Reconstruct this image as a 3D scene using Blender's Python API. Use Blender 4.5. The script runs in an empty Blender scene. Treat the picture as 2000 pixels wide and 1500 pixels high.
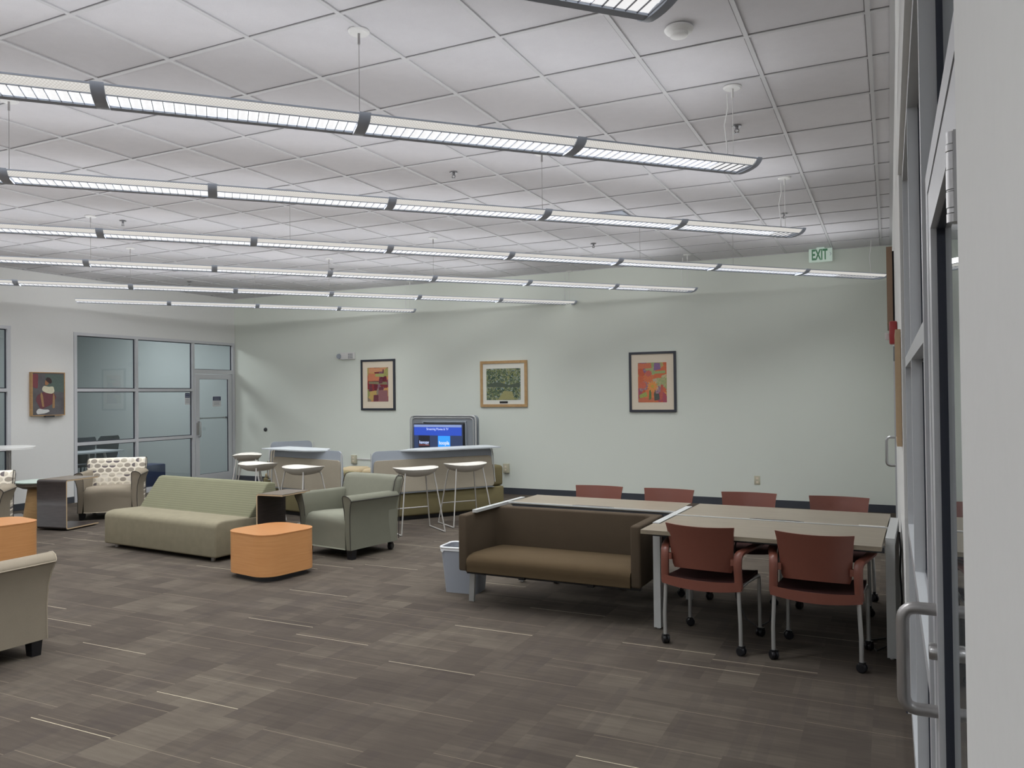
import bpy, bmesh, math, random
from mathutils import Vector, Matrix
random.seed(7)
C = bpy.context.scene.collection
SC = bpy.context.scene
PI = math.pi
R = math.radians
# ------------------------------------------------------------------ camera
CAMZ = 1.657
cd = bpy.data.cameras.new('camera'); cam = bpy.data.objects.new('camera', cd); C.objects.link(cam)
cd.sensor_width = 36.0; cd.sensor_fit = 'HORIZONTAL'; cd.lens = 1538.1 / 2000 * 36.0
cd.clip_start = 0.02; cd.clip_end = 100
_m = Matrix.Rotation(R(25.603), 3, 'Z') @ Matrix.Rotation(R(0.7354), 3, 'X') @ Matrix.Rotation(R(0.6454), 3, 'Y')
cam.matrix_world = Matrix.Translation((0, 0, CAMZ)) @ (_m @ Matrix(((1, 0, 0), (0, 0, -1), (0, 1, 0)))).to_4x4()
SC.camera = cam
# ------------------------------------------------------------------ world, exposure
SC.view_settings.view_transform = 'Standard'; SC.view_settings.look = 'None'
SC.view_settings.gamma = 1.0; SC.view_settings.exposure = 0.36; SC.view_settings.use_curve_mapping = False
wd = bpy.data.worlds.new('world'); SC.world = wd; wd.use_nodes = True
wd.node_tree.nodes['Background'].inputs[0].default_value = (0.80, 0.86, 0.95, 1)
wd.node_tree.nodes['Background'].inputs[1].default_value = 0.12
DOWN = 7.3      # down light power per metre
UP = 1.3        # radiance-like power of the up light per metre of pendant
LOUV = 0.66      # emission of the louvre reflectors
PERF = 0.53
H = 3.615; XR = 0.06; XL = -11.77; YB = 11.774; YF = -8.5

# ------------------------------------------------------------------ node helpers
class NT:
    def __init__(s, name):
        s.m = bpy.data.materials.new(name); s.m.use_nodes = True
        s.t = s.m.node_tree; s.b = s.t.nodes['Principled BSDF']
    def n(s, typ, **k):
        x = s.t.nodes.new(typ)
        for a, v in k.items(): setattr(x, a, v)
        return x
    def put(s, sock, v):
        if hasattr(v, 'is_linked') or isinstance(v, bpy.types.NodeSocket): s.t.links.new(v, sock)
        else: sock.default_value = v
    def ma(s, op, a, b=0.0, c=0.0):
        x = s.n('ShaderNodeMath', operation=op); s.put(x.inputs[0], a); s.put(x.inputs[1], b); s.put(x.inputs[2], c); return x.outputs[0]
    def pos(s):
        tc = s.n('ShaderNodeTexCoord'); return tc.outputs['Object']
    def sep(s, v):
        x = s.n('ShaderNodeSeparateXYZ'); s.put(x.inputs[0], v); return x.outputs
    def comb(s, a, b, c=0.0):
        x = s.n('ShaderNodeCombineXYZ'); s.put(x.inputs[0], a); s.put(x.inputs[1], b); s.put(x.inputs[2], c); return x.outputs[0]
    def white(s, v):
        x = s.n('ShaderNodeTexWhiteNoise', noise_dimensions='3D'); s.put(x.inputs['Vector'], v); return x.outputs['Value']
    def noise(s, v, scale=5, detail=3, rough=.5):
        x = s.n('ShaderNodeTexNoise'); s.put(x.inputs['Vector'], v); x.inputs['Scale'].default_value = scale
        x.inputs['Detail'].default_value = detail; x.inputs['Roughness'].default_value = rough; return x.outputs['Fac']
    def mapv(s, v, sc=(1, 1, 1), rot=(0, 0, 0)):
        x = s.n('ShaderNodeMapping'); s.put(x.inputs[0], v); x.inputs['Scale'].default_value = sc; x.inputs['Rotation'].default_value = rot; return x.outputs[0]
    def mix(s, f, a, b):
        x = s.n('ShaderNodeMix', data_type='RGBA'); s.put(x.inputs[0], f)
        for i, v in ((6, a), (7, b)):
            s.put(x.inputs[i], v if not isinstance(v, tuple) else (*v[:3], 1.0))
        return x.outputs[2]
    def ramp(s, f, stops, const=False):
        x = s.n('ShaderNodeValToRGB'); e = x.color_ramp.elements
        if const: x.color_ramp.interpolation = 'CONSTANT'
        while len(e) < len(stops): e.new(0.5)
        for i, (p, c) in enumerate(stops): e[i].position = p; e[i].color = (*c, 1)
        s.put(x.inputs[0], f); return x.outputs[0]
    def bump(s, h, st=.3, d=.002):
        x = s.n('ShaderNodeBump'); x.inputs['Strength'].default_value = st; x.inputs['Distance'].default_value = d
        s.put(x.inputs['Height'], h); s.t.links.new(x.outputs[0], s.b.inputs['Normal'])

def lin(c):   # sRGB 0-255 to linear
    return tuple(((v / 255) / 12.92 if v / 255 <= .04045 else ((v / 255 + .055) / 1.055) ** 2.4) for v in c)

def flat(name, srgb, rough=.5, metal=0.0, spec=.5, noise=0.0, nscale=40, bump=0.0):
    t = NT(name); c = lin(srgb); t.b.inputs['Roughness'].default_value = rough; t.b.inputs['Metallic'].default_value = metal
    t.b.inputs['Specular IOR Level'].default_value = spec
    p = t.pos()
    nz = t.noise(p, nscale, 3)
    k = max(noise, .015)
    t.put(t.b.inputs['Base Color'], t.mix(nz, tuple(v * (1 - k) for v in c), tuple(min(1, v * (1 + k)) for v in c)))
    if bump: t.bump(t.noise(p, nscale * 6, 2), bump, .001)
    return t.m

def emis(name, srgb, strength):
    t = NT(name); c = lin(srgb); t.b.inputs['Base Color'].default_value = (*[v * .6 for v in c], 1)
    t.b.inputs['Emission Color'].default_value = (*c, 1); t.b.inputs['Emission Strength'].default_value = strength
    t.b.inputs['Roughness'].default_value = .6
    return t.m

def fabric(name, srgb, var=.18, scale=350, big=7, stripe=0.0, stripe_n=60, axis=2):
    t = NT(name); c = lin(srgb); p = t.pos(); t.b.inputs['Roughness'].default_value = .95; t.b.inputs['Specular IOR Level'].default_value = .15
    f = t.ma('ADD', t.ma('MULTIPLY', t.noise(p, scale, 2), .6), t.ma('MULTIPLY', t.noise(p, big, 3), .4))
    f = t.ma('MULTIPLY_ADD', t.ma('SUBTRACT', f, .5), 2.2, .5)
    col = t.mix(f, tuple(v * (1 - var) for v in c), tuple(v * (1 + var) for v in c))
    if stripe:
        z = t.sep(p)[axis]
        sn = t.ma('SINE', t.ma('MULTIPLY', z, stripe_n * 2 * PI))
        col = t.mix(t.ma('MULTIPLY', t.ma('GREATER_THAN', sn, .35), stripe), col, tuple(v * .62 for v in c))
    t.put(t.b.inputs['Base Color'], col)
    t.bump(t.noise(p, scale, 2), .25, .001)
    return t.m

def wood(name, a, b, sc=(1.5, 22, 22), rough=.45, spec=.4):
    t = NT(name); p = t.mapv(t.pos(), sc); f = t.noise(p, 3.0, 6, .62)
    f = t.ma('MULTIPLY_ADD', t.ma('SUBTRACT', f, .5), 2.0, .5)
    t.put(t.b.inputs['Base Color'], t.mix(f, lin(a), lin(b))); t.b.inputs['Roughness'].default_value = rough
    t.b.inputs['Specular IOR Level'].default_value = spec
    return t.m

def glass(name, tint=(.93, .96, .97), ior=1.5):
    t = NT(name); t.t.nodes.remove(t.b)
    out = t.t.nodes['Material Output']
    tr = t.n('ShaderNodeBsdfTransparent'); tr.inputs[0].default_value = (*tint, 1)
    gl = t.n('ShaderNodeBsdfGlossy'); gl.inputs['Roughness'].default_value = .0; gl.inputs[0].default_value = (.95, .97, .97, 1)
    fr = t.n('ShaderNodeFresnel'); geo = t.n('ShaderNodeNewGeometry'); t.put(fr.inputs['IOR'], t.ma('MULTIPLY_ADD', geo.outputs['Backfacing'], 1 / ior - ior, ior))
    mx = t.n('ShaderNodeMixShader'); t.t.links.new(fr.outputs[0], mx.inputs[0]); t.t.links.new(tr.outputs[0], mx.inputs[1]); t.t.links.new(gl.outputs[0], mx.inputs[2])
    t.t.links.new(mx.outputs[0], out.inputs[0]); return t.m

# ------------------------------------------------------------------ materials
M = {}
t = NT('wall paint'); p = t.pos(); t.b.inputs['Roughness'].default_value = .75; t.b.inputs['Specular IOR Level'].default_value = .25
t.put(t.b.inputs['Base Color'], t.mix(t.noise(p, 1.3, 2), lin((220, 226, 217)), lin((224, 230, 221)))); t.bump(t.noise(p, 260, 2), .12, .001); M['wall'] = t.m
M['wallm'] = flat('cool grey wall paint', (176, 184, 184), .7, noise=.02)
M['wallw'] = flat('white wall paint', (226, 227, 225), .7, spec=.25, noise=.02, bump=.1)
t = NT('ceiling tile'); p = t.pos(); sp = t.noise(p, 230, 3, .7); big = t.noise(p, 14, 4, .6)
ix = t.ma('FLOOR', t.ma('DIVIDE', t.ma('ADD', t.sep(p)[0], 1.9006), .6096)); iy = t.ma('FLOOR', t.ma('DIVIDE', t.ma('SUBTRACT', t.sep(p)[1], 3.853), .6096))
tone = t.ma('MULTIPLY', t.white(t.comb(ix, iy)), .35)
f = t.ma('ADD', t.ma('MULTIPLY', sp, .5), t.ma('ADD', t.ma('MULTIPLY', big, .3), tone))
t.put(t.b.inputs['Base Color'], t.mix(f, lin((200, 199, 202)), lin((226, 225, 228)))); t.b.inputs['Roughness'].default_value = .95; t.b.inputs['Specular IOR Level'].default_value = .1
t.bump(sp, .35, .002); M['tile'] = t.m
M['tbar'] = flat('white ceiling grid metal', (202, 202, 204), .5, noise=.02)
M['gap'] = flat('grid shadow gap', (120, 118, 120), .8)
# carpet ---------------------------------------------------------------
t = NT('carpet'); p = t.pos(); X, Y, Z = t.sep(p); T = .6096
row = t.ma('FLOOR', t.ma('DIVIDE', Y, T))
par = t.ma('MODULO', t.ma('ADD', row, 100.0), 2.0)
xs = t.ma('ADD', t.ma('ADD', X, 1.625), t.ma('MULTIPLY', par, T / 2))
ci = t.ma('FLOOR', t.ma('DIVIDE', xs, T))
tone = t.white(t.comb(ci, row, 3.0))
def strips(h, seed):
    sy = t.ma('FLOOR', t.ma('DIVIDE', Y, h))
    return t.white(t.comb(ci, sy, seed))
blk = t.white(t.comb(t.ma('FLOOR', t.ma('DIVIDE', xs, T / 2)), t.ma('FLOOR', t.ma('DIVIDE', Y, T / 4)), 9.0))
blk2 = t.white(t.comb(t.ma('FLOOR', t.ma('DIVIDE', xs, T / 3)), t.ma('FLOOR', t.ma('DIVIDE', Y, T / 2)), 5.0))
soft = t.noise(p, 2.6, 3, .6)
brush = t.noise(t.mapv(p, (2.2, 26, 1)), 1.6, 4, .6)
f = t.ma('ADD', t.ma('MULTIPLY', tone, .17), t.ma('MULTIPLY', blk, .15))
f = t.ma('ADD', f, t.ma('MULTIPLY', blk2, .12)); f = t.ma('ADD', f, t.ma('MULTIPLY', strips(T / 6, 2.0), .10))
f = t.ma('ADD', f, t.ma('MULTIPLY', soft, .30)); f = t.ma('ADD', f, t.ma('MULTIPLY', brush, .34))
col = t.ramp(f, [(.33, lin((67, 61, 56))), (.57, lin((80, 73, 66))), (.84, lin((100, 93, 83)))])
# dark bands running away from the viewer
bx = t.ma('FLOOR', t.ma('DIVIDE', xs, .058)); by = t.ma('FLOOR', t.ma('DIVIDE', t.ma('ADD', Y, t.ma('MULTIPLY', ci, .21)), T * 1.5))
band = t.ma('MULTIPLY', t.ma('GREATER_THAN', t.white(t.comb(bx, by, 4.0)), .84), t.ma('MULTIPLY', t.noise(p, 9, 2), .45))
col = t.mix(band, col, lin((70, 64, 62)))
rib = t.ma('MULTIPLY_ADD', t.ma('SINE', t.ma('MULTIPLY', Y, 2 * PI / .0085)), .5, .5)
col = t.mix(t.ma('MULTIPLY', rib, .16), col, lin((60, 55, 52)))
# thin pale yarn lines one tile long
def yarn(col, h, seed, thr, w, c, amt):
    sy = t.ma('FLOOR', t.ma('DIVIDE', Y, h)); fy = t.ma('SUBTRACT', Y, t.ma('MULTIPLY', sy, h))
    r = t.white(t.comb(ci, sy, seed)); r2 = t.white(t.comb(ci, sy, seed + 31))
    c0 = t.ma('MULTIPLY', t.ma('MULTIPLY_ADD', r2, .8, .1), h)
    on = t.ma('MULTIPLY', t.ma('LESS_THAN', t.ma('ABSOLUTE', t.ma('SUBTRACT', fy, c0)), w), t.ma('GREATER_THAN', r, thr))
    dash = t.ma('MULTIPLY_ADD', t.noise(t.mapv(p, (14, 3, 1)), 2, 2), .5, .6)
    return t.mix(t.ma('MULTIPLY', t.ma('MULTIPLY', on, dash), amt), col, c)
col = yarn(col, T / 2, 11.0, .76, .0026, lin((196, 186, 162)), .9)
col = yarn(col, T / 3, 17.0, .50, .0020, lin((150, 138, 118)), .5)
t.put(t.b.inputs['Base Color'], col); t.b.inputs['Roughness'].default_value = 1.0; t.b.inputs['Specular IOR Level'].default_value = .12
t.bump(t.noise(p, 500, 2), .4, .002); M['carpet'] = t.m
M['base'] = flat('charcoal vinyl base', (62, 66, 74), .5)
M['alum'] = flat('clear anodised aluminium', (204, 206, 210), .4, metal=.1, noise=.02)
M['alumr'] = flat('painted aluminium frame', (192, 194, 197), .4, metal=.1, noise=.02)
M['gasket'] = flat('dark glazing gasket', (40, 44, 56), .6)
M['glass'] = glass('clear glass')
M['sprink'] = flat('dull chrome', (120, 120, 122), .4, metal=.6)
M['chrome'] = flat('satin steel', (190, 190, 190), .28, metal=.9)
M['steel'] = flat('brushed steel', (168, 166, 165), .35, metal=.8)
M['rail'] = flat('slate grey fixture metal', (172, 180, 194), .5, metal=.0)
M['louvre'] = emis('lit louvre reflector', (250, 250, 250), LOUV)
# perforated strip : tiny holes in a lit sheet
t = NT('perforated lit sheet'); p = t.pos(); x, y, z = t.sep(p)
g = t.ma('MULTIPLY', t.ma('SINE', t.ma('MULTIPLY', x, 2 * PI / .016)), t.ma('SINE', t.ma('MULTIPLY', y, 2 * PI / .016)))
c = t.mix(t.ma('MULTIPLY_ADD', g, .5, .5), lin((196, 193, 188)), lin((255, 252, 247)))
t.put(t.b.inputs['Emission Color'], c); t.b.inputs['Emission Strength'].default_value = PERF; t.b.inputs['Base Color'].default_value = (.5, .5, .48, 1); M['perf'] = t.m
M['blade'] = flat('louvre blade metal', (104, 108, 116), .4, metal=.3)
M['wplastic'] = flat('white plastic', (222, 222, 220), .4, noise=.01)
M['ivory'] = flat('ivory plastic', (196, 192, 168), .45)
M['dgrey'] = flat('dark grey plastic', (58, 60, 64), .5)
M['black'] = flat('black plastic', (28, 28, 31), .45)
M['orange'] = wood('honey maple veneer', (206, 152, 100), (190, 134, 84), (1.0, 1.0, 26), .35)
M['orangetop'] = wood('honey maple top veneer', (190, 134, 84), (176, 121, 73), (1.2, 14, 14), .3)
M['ply'] = wood('tan wood', (196, 160, 112), (170, 134, 90), (3, 3, 18), .45)
M['plyedge'] = flat('pale plywood edge', (190, 168, 136), .5, noise=.08)
M['dwood'] = wood('dark walnut laminate', (64, 56, 54), (44, 38, 37), (2, 2, 24), .4)
M['dwoodtop'] = wood('grey brown laminate top', (112, 102, 90), (84, 75, 66), (14, 1.5, 8), .4)
M['desk'] = wood('driftwood laminate', (150, 140, 122), (118, 107, 92), (1.1, 26, 8), .32, .5)
M['whitemetal'] = flat('white powder coated metal', (186, 188, 187), .4, metal=.1)
M['sofa'] = fabric('brown taupe upholstery', (76, 66, 54), .12)
M['sofaseat'] = fabric('brown seat upholstery', (80, 67, 49), .12)
M['olive'] = fabric('mottled olive upholstery', (130, 124, 105), .16, big=11)
M['stripe'] = fabric('ribbed sage upholstery', (124, 124, 102), .08, stripe=.42, stripe_n=46, axis=2)
M['sage'] = fabric('sage green upholstery', (126, 127, 114), .08)
M['sagearm'] = fabric('darker sage upholstery', (116, 117, 104), .08)
M['beige'] = fabric('taupe upholstery', (140, 131, 116), .08)
M['beigetop'] = fabric('pale taupe upholstery', (160, 151, 134), .08)
M['olivebase'] = fabric('olive bench upholstery', (120, 112, 82), .1)
M['panel'] = fabric('warm grey felt panel', (166, 158, 142), .06, scale=120)
M['cream'] = fabric('tan cushion upholstery', (158, 144, 116), .08)
M['pipe'] = flat('dark piping', (58, 56, 52), .8)
M['frost'] = flat('frosted grey acrylic', (158, 166, 176), .35, noise=.03)
M['toplam'] = flat('pale grey laminate', (180, 186, 190), .35)
M['stoolseat'] = flat('pale grey moulded seat', (198, 195, 187), .45)
M['stoolwire'] = flat('light grey wire frame', (190, 188, 184), .4, metal=.3)
M['red'] = flat('brick red moulded plastic', (118, 70, 58), .34, noise=.04)
M['redseat'] = fabric('dark maroon seat fabric', (62, 38, 36), .1)
M['castor'] = flat('black castor', (24, 25, 29), .35)
M['leg'] = flat('silver leg tube', (178, 178, 176), .35, metal=.45)
M['bin'] = flat('grey plastic bin', (142, 147, 155), .5)
M['liner'] = flat('white plastic liner', (225, 228, 230), .4)
M['blackframe'] = flat('black picture frame', (50, 54, 64), .45)
M['oakframe'] = wood('oak picture frame', (196, 162, 116), (172, 138, 94), (6, 6, 6))
M['mat'] = flat('cream picture mat', (226, 214, 194), .8)
M['matw'] = flat('white picture mat', (226, 226, 216), .8)
M['brown'] = flat('brown wood edge', (150, 124, 102), .55, noise=.06)
M['tan'] = flat('tan wood edge', (184, 160, 128), .55, noise=.06)
M['alarm'] = flat('red alarm plastic', (164, 56, 58), .4)
M['tvgrey'] = flat('mid grey laminate', (132, 138, 144), .45)
M['scr_blue'] = emis('screen blue', (42, 72, 172), .75)
M['scr_dark'] = emis('screen dark', (42, 54, 84), .8)
M['scr_black'] = emis('screen tile black', (26, 28, 38), .8)
M['scr_light'] = emis('screen tile blue', (44, 130, 240), .95)
M['scr_bar'] = emis('screen header', (120, 136, 176), .8)
M['scr_txt'] = emis('screen text', (176, 190, 225), .9)
M['scr_red'] = emis('screen underline', (180, 84, 70), .8)
M['navy'] = flat('navy print', (50, 62, 96), .6)
M['paper'] = flat('white paper', (214, 216, 218), .7)
M['exitface'] = emis('lit exit sign face', (190, 208, 196), .32)
M['exitgreen'] = flat('exit sign green', (88, 146, 108), .5)
M['mesh'] = flat('dark blue grey chair mesh', (46, 54, 64), .7)

# patterned chair back : offset rows of half shaded ovals
t = NT('oval patterned fabric'); p = t.pos(); x, y, z = t.sep(p)
rz = t.ma('FLOOR', t.ma('DIVIDE', z, .066)); xo = t.ma('ADD', x, t.ma('MULTIPLY', t.ma('MODULO', t.ma('ADD', rz, 40.0), 2.0), .049))
cx = t.ma('FLOOR', t.ma('DIVIDE', xo, .098))
fx = t.ma('SUBTRACT', t.ma('DIVIDE', xo, .098), t.ma('ADD', cx, .5)); fz = t.ma('SUBTRACT', t.ma('DIVIDE', z, .066), t.ma('ADD', rz, .5))
d = t.ma('SQRT', t.ma('ADD', t.ma('POWER', fx, 2.0), t.ma('POWER', fz, 2.0)))
ins = t.ma('LESS_THAN', d, .43)
r1 = t.white(t.comb(cx, rz, 1.0)); r2 = t.white(t.comb(cx, rz, 2.0))
half = t.ma('GREATER_THAN', t.ma('ADD', t.ma('MULTIPLY', fx, t.ma('GREATER_THAN', r1, .5)), t.ma('MULTIPLY', fz, t.ma('LESS_THAN', r1, .5))), 0.0)
oc = t.ramp(r2, [(0, lin((150, 142, 130))), (.3, lin((176, 168, 152))), (.6, lin((104, 97, 98))), (.8, lin((216, 210, 198)))], True)
oc = t.mix(t.ma('MULTIPLY', half, t.ma('GREATER_THAN', r2, .35)), oc, lin((196, 188, 172)))
t.put(t.b.inputs['Base Color'], t.mix(ins, lin((226, 219, 204)), oc)); t.b.inputs['Roughness'].default_value = .9; M['oval'] = t.m

def art(name, stops, bg, seed, blocks=True):
    t = NT(name); p = t.pos(); x, y, z = t.sep(p)
    q = t.comb(t.ma('ADD', x, seed), t.ma('ADD', z, seed * .7), seed)
    v = t.n('ShaderNodeTexVoronoi', distance='CHEBYCHEV' if blocks else 'EUCLIDEAN'); v.inputs['Scale'].default_value = 7.0 if blocks else 48.0
    v.inputs['Randomness'].default_value = .85
    wob = t.n('ShaderNodeTexNoise'); wob.inputs['Scale'].default_value = 14; t.put(wob.inputs['Vector'], q)
    va = t.n('ShaderNodeVectorMath', operation='MULTIPLY_ADD'); t.put(va.inputs[0], wob.outputs['Color']); va.inputs[1].default_value = (.06,) * 3 if blocks else (.16,) * 3; t.put(va.inputs[2], q)
    t.put(v.inputs['Vector'], va.outputs[0])
    r = t.sep(v.outputs['Color'])[0]
    f = t.ma('ADD', t.ma('MULTIPLY', r, .75), t.ma('MULTIPLY', t.noise(q, 30, 5, .7), .25 if blocks else .5))
    if not blocks: f = t.ma('SUBTRACT', f, .12)
    t.put(t.b.inputs['Base Color'], t.ramp(f, [(a, lin(c)) for a, c in stops])); t.b.inputs['Roughness'].default_value = .85
    return t.m
M['art1'] = art('burgundy and orange collage', [(.12, (96, 34, 50)), (.3, (150, 60, 60)), (.42, (198, 128, 86)), (.55, (204, 160, 96)), (.66, (150, 158, 96)), (.8, (138, 104, 120)), (.95, (110, 48, 66))], 0, 1.3)
M['art2'] = art('green foliage painting', [(.05, (44, 58, 54)), (.3, (72, 92, 78)), (.45, (96, 112, 84)), (.58, (124, 134, 92)), (.7, (150, 150, 100)), (.9, (150, 168, 172))], 0, 4.1, False)
M['art3'] = art('orange flower painting', [(.1, (196, 98, 72)), (.3, (214, 120, 84)), (.45, (224, 150, 90)), (.56, (150, 168, 118)), (.66, (210, 190, 150)), (.78, (132, 96, 140)), (.92, (190, 84, 70))], 0, 8.2)

# ------------------------------------------------------------------ mesh helpers
def BM(): return bmesh.new()
def box(bm, x0, x1, y0, y1, z0, z1, bev=0.0, seg=2):
    b = bmesh.new() if bev else bm
    vs = [b.verts.new((x, y, z)) for z in (z0, z1) for y in (y0, y1) for x in (x0, x1)]
    for f in ((0, 2, 3, 1), (4, 5, 7, 6), (0, 1, 5, 4), (2, 6, 7, 3), (0, 4, 6, 2), (1, 3, 7, 5)): b.faces.new([vs[i] for i in f])
    if bev:
        bmesh.ops.bevel(b, geom=list(b.edges), offset=bev, segments=seg, profile=.5, affect='EDGES')
        merge(bm, b)
def merge(bm, b, mat=None):
    mp = {}
    for v in b.verts: mp[v] = bm.verts.new(mat @ v.co if mat else v.co)
    for f in b.faces:
        try: bm.faces.new([mp[v] for v in f.verts])
        except ValueError: pass
    b.free()
def tube(bm, pts, r, seg=10, closed=False, cap=True):
    pts = [Vector(p) for p in pts]; n = len(pts); rings = []; up = None
    for i in range(n):
        if closed: d = (pts[(i + 1) % n] - pts[i - 1])
        else: d = pts[min(i + 1, n - 1)] - pts[max(i - 1, 0)]
        d.normalize()
        if up is None:
            up = Vector((0, 0, 1)) if abs(d.z) < .9 else Vector((1, 0, 0))
        a = d.cross(up); a.normalize(); up = a.cross(d); up.normalize()
        rr = r[i] if isinstance(r, (list, tuple)) else r
        rings.append([bm.verts.new(pts[i] + a * rr * math.cos(2 * PI * k / seg) + up * rr * math.sin(2 * PI * k / seg)) for k in range(seg)])
    for i in range(n if closed else n - 1):
        A, B = rings[i], rings[(i + 1) % n]
        for k in range(seg): bm.faces.new((A[k], A[(k + 1) % seg], B[(k + 1) % seg], B[k]))
    if cap and not closed:
        bm.faces.new(rings[0][::-1]); bm.faces.new(rings[-1])
def fillet(pts, r, n=5, closed=False):
    pts = [Vector(p) for p in pts]; out = []; N = len(pts)
    for i, p in enumerate(pts):
        if not closed and i in (0, N - 1): out.append(p); continue
        a = pts[i - 1] - p; b = pts[(i + 1) % N] - p
        rr = min(r, a.length * .49, b.length * .49); a.normalize(); b.normalize()
        p0 = p + a * rr; p1 = p + b * rr
        for k in range(n + 1):
            s = k / n; out.append(p0 * (1 - s) ** 2 + p * 2 * s * (1 - s) + p1 * s * s)
    return out
def loft(bm, rings, cap=True, closed=True):
    V = [[bm.verts.new(p) for p in r] for r in rings]
    for i in range(len(V) - 1):
        n = len(V[i])
        for k in range(n if closed else n - 1): bm.faces.new((V[i][k], V[i][(k + 1) % n], V[i + 1][(k + 1) % n], V[i + 1][k]))
    if cap:
        bm.faces.new(V[0][::-1]); bm.faces.new(V[-1])
def prism(bm, pts, z0, z1, axis='z', bev=0.0):
    b = bmesh.new()
    def P(a, c, h): return {'z': (a, c, h), 'x': (h, a, c), 'y': (a, h, c)}[axis]
    A = [b.verts.new(P(x, y, z0)) for x, y in pts]; B = [b.verts.new(P(x, y, z1)) for x, y in pts]
    n = len(pts); b.faces.new(A[::-1]); b.faces.new(B)
    for k in range(n): b.faces.new((A[k], A[(k + 1) % n], B[(k + 1) % n], B[k]))
    bmesh.ops.recalc_face_normals(b, faces=b.faces)
    if bev: bmesh.ops.bevel(b, geom=list(b.edges), offset=bev, segments=3, profile=.5, affect='EDGES', clamp_overlap=True)
    merge(bm, b)
def rrect(w, d, r, n=8, cx=0, cy=0):
    o = []
    for sx, sy, a0 in ((1, 1, 0), (-1, 1, 90), (-1, -1, 180), (1, -1, 270)):
        for k in range(n + 1):
            a = R(a0 + 90 * k / n); o.append((cx + sx * (w / 2 - r) + r * math.cos(a), cy + sy * (d / 2 - r) + r * math.sin(a)))
    return o
def lathe(bm, prof, seg=24, cx=0, cy=0, ax='z'):
    rings = []
    for r, z in prof:
        ring = []
        for k in range(seg):
            a = 2 * PI * k / seg; u, v = r * math.cos(a), r * math.sin(a)
            ring.append((cx + u, cy + v, z) if ax == 'z' else ((z, cx + u, cy + v) if ax == 'x' else (cx + u, z, cy + v)))
        rings.append(ring)
    loft(bm, rings)
def obj(name, bm, m, parent=None, smooth=35, loc=None):
    bmesh.ops.recalc_face_normals(bm, faces=bm.faces)
    me = bpy.data.meshes.new(name); bm.to_mesh(me); bm.free()
    if smooth:
        for p in me.polygons: p.use_smooth = True
        me.set_sharp_from_angle(angle=R(smooth))
    me.materials.append(m if not isinstance(m, str) else M[m])
    o = bpy.data.objects.new(name, me); C.objects.link(o)
    if parent: o.parent = parent
    if loc: o.location = loc
    return o
def boxo(name, m, parent, *a, **k):
    bm = BM(); box(bm, *a, **k); return obj(name, bm, m, parent)
def thing(name, label, cat, loc=(0, 0, 0), rz=0, group=None):
    o = bpy.data.objects.new(name, None); C.objects.link(o); o.empty_display_size = .1
    o.location = loc; o.rotation_euler = (0, 0, rz); o['label'] = label; o['category'] = cat
    if group: o['group'] = group
    return o
def tag(o, label, cat, group=None):
    o['label'] = label; o['category'] = cat
    if group: o['group'] = group
    return o
def struct(name, bm, m, parent=None, smooth=35):
    o = obj(name, bm, m, parent, smooth); o['kind'] = 'structure'; return o
def sbox(name, m, *a, parent=None): 
    bm = BM(); box(bm, *a); return struct(name, bm, m, parent)
def dup(root, loc, rz, label, group=None):
    r = root.copy(); C.objects.link(r); r.location = loc; r.rotation_euler = (0, 0, rz); r['label'] = label
    if group: r['group'] = group
    for ch in list(root.children):
        c = ch.copy(); C.objects.link(c); c.parent = r
        for g in list(ch.children):
            d = g.copy(); C.objects.link(d); d.parent = c
    return r
def text(name, s, size, m, parent, loc, rot, sx=1.0, extrude=.0006, align='CENTER', bold=0.0):
    cu = bpy.data.curves.new(name, 'FONT'); cu.body = s; cu.size = size; cu.extrude = extrude; cu.align_x = align; cu.align_y = 'CENTER'; cu.offset = bold
    to = bpy.data.objects.new(name, cu); C.objects.link(to)
    dg = bpy.context.evaluated_depsgraph_get(); me = bpy.data.meshes.new_from_object(to.evaluated_get(dg))
    bpy.data.objects.remove(to); bpy.data.curves.remove(cu)
    me.materials.clear(); me.materials.append(M[m]); o = bpy.data.objects.new(name, me); C.objects.link(o)
    o.parent = parent; o.location = loc; o.rotation_euler = rot; o.scale = (sx, 1, 1); return o

# ================================================================== ROOM SHELL
XE = 2.6      # far side of the corridor beyond the right hand glazing
sbox('floor', 'carpet', -17.0, XE, YF - .1, YB + .1, -.1, 0)
sbox('ceiling', 'tile', XL - .15, XR + .2, YF - .1, YB + .1, H + .004, H + .1)
bm = BM()
k = -25
while True:
    x = -1.9006 + k * .6096; k += 1
    if x > XR: break
    if x > XL: box(bm, x - .012, x + .012, YF, YB, H - .004, H + .003)
k = -21
while True:
    y = 3.853 + k * .6096; k += 1
    if y > YB: break
    if y > YF: box(bm, XL, XR, y - .012, y + .012, H - .0035, H + .003)
box(bm, XL, XR, YB - .02, YB, H - .006, H + .003); box(bm, XR - .03, XR, YF, YB, H - .006, H + .003); box(bm, XL, XL + .02, YF, YB, H - .006, H + .003)
struct('trim_1', bm, 'tbar')
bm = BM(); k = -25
while True:                                   # narrow reveal beside every main bar, its shadow line painted as grey strips
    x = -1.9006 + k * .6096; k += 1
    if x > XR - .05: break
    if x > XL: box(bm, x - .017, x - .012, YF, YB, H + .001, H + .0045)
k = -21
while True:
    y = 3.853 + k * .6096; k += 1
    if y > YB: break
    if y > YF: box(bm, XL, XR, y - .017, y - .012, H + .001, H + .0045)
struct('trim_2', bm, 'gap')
sbox('wall_back', 'wall', XL - .01, XR + .2, YB, YB + .12, 0, H + .05)
sbox('wall_meeting_back', 'wallm', -17.0, XL - .01, YB, YB + .12, 0, 3.6)
sbox('wall_front', 'wallw', -17.0, XE, YF - .12, YF, 0, H + .05)
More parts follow.
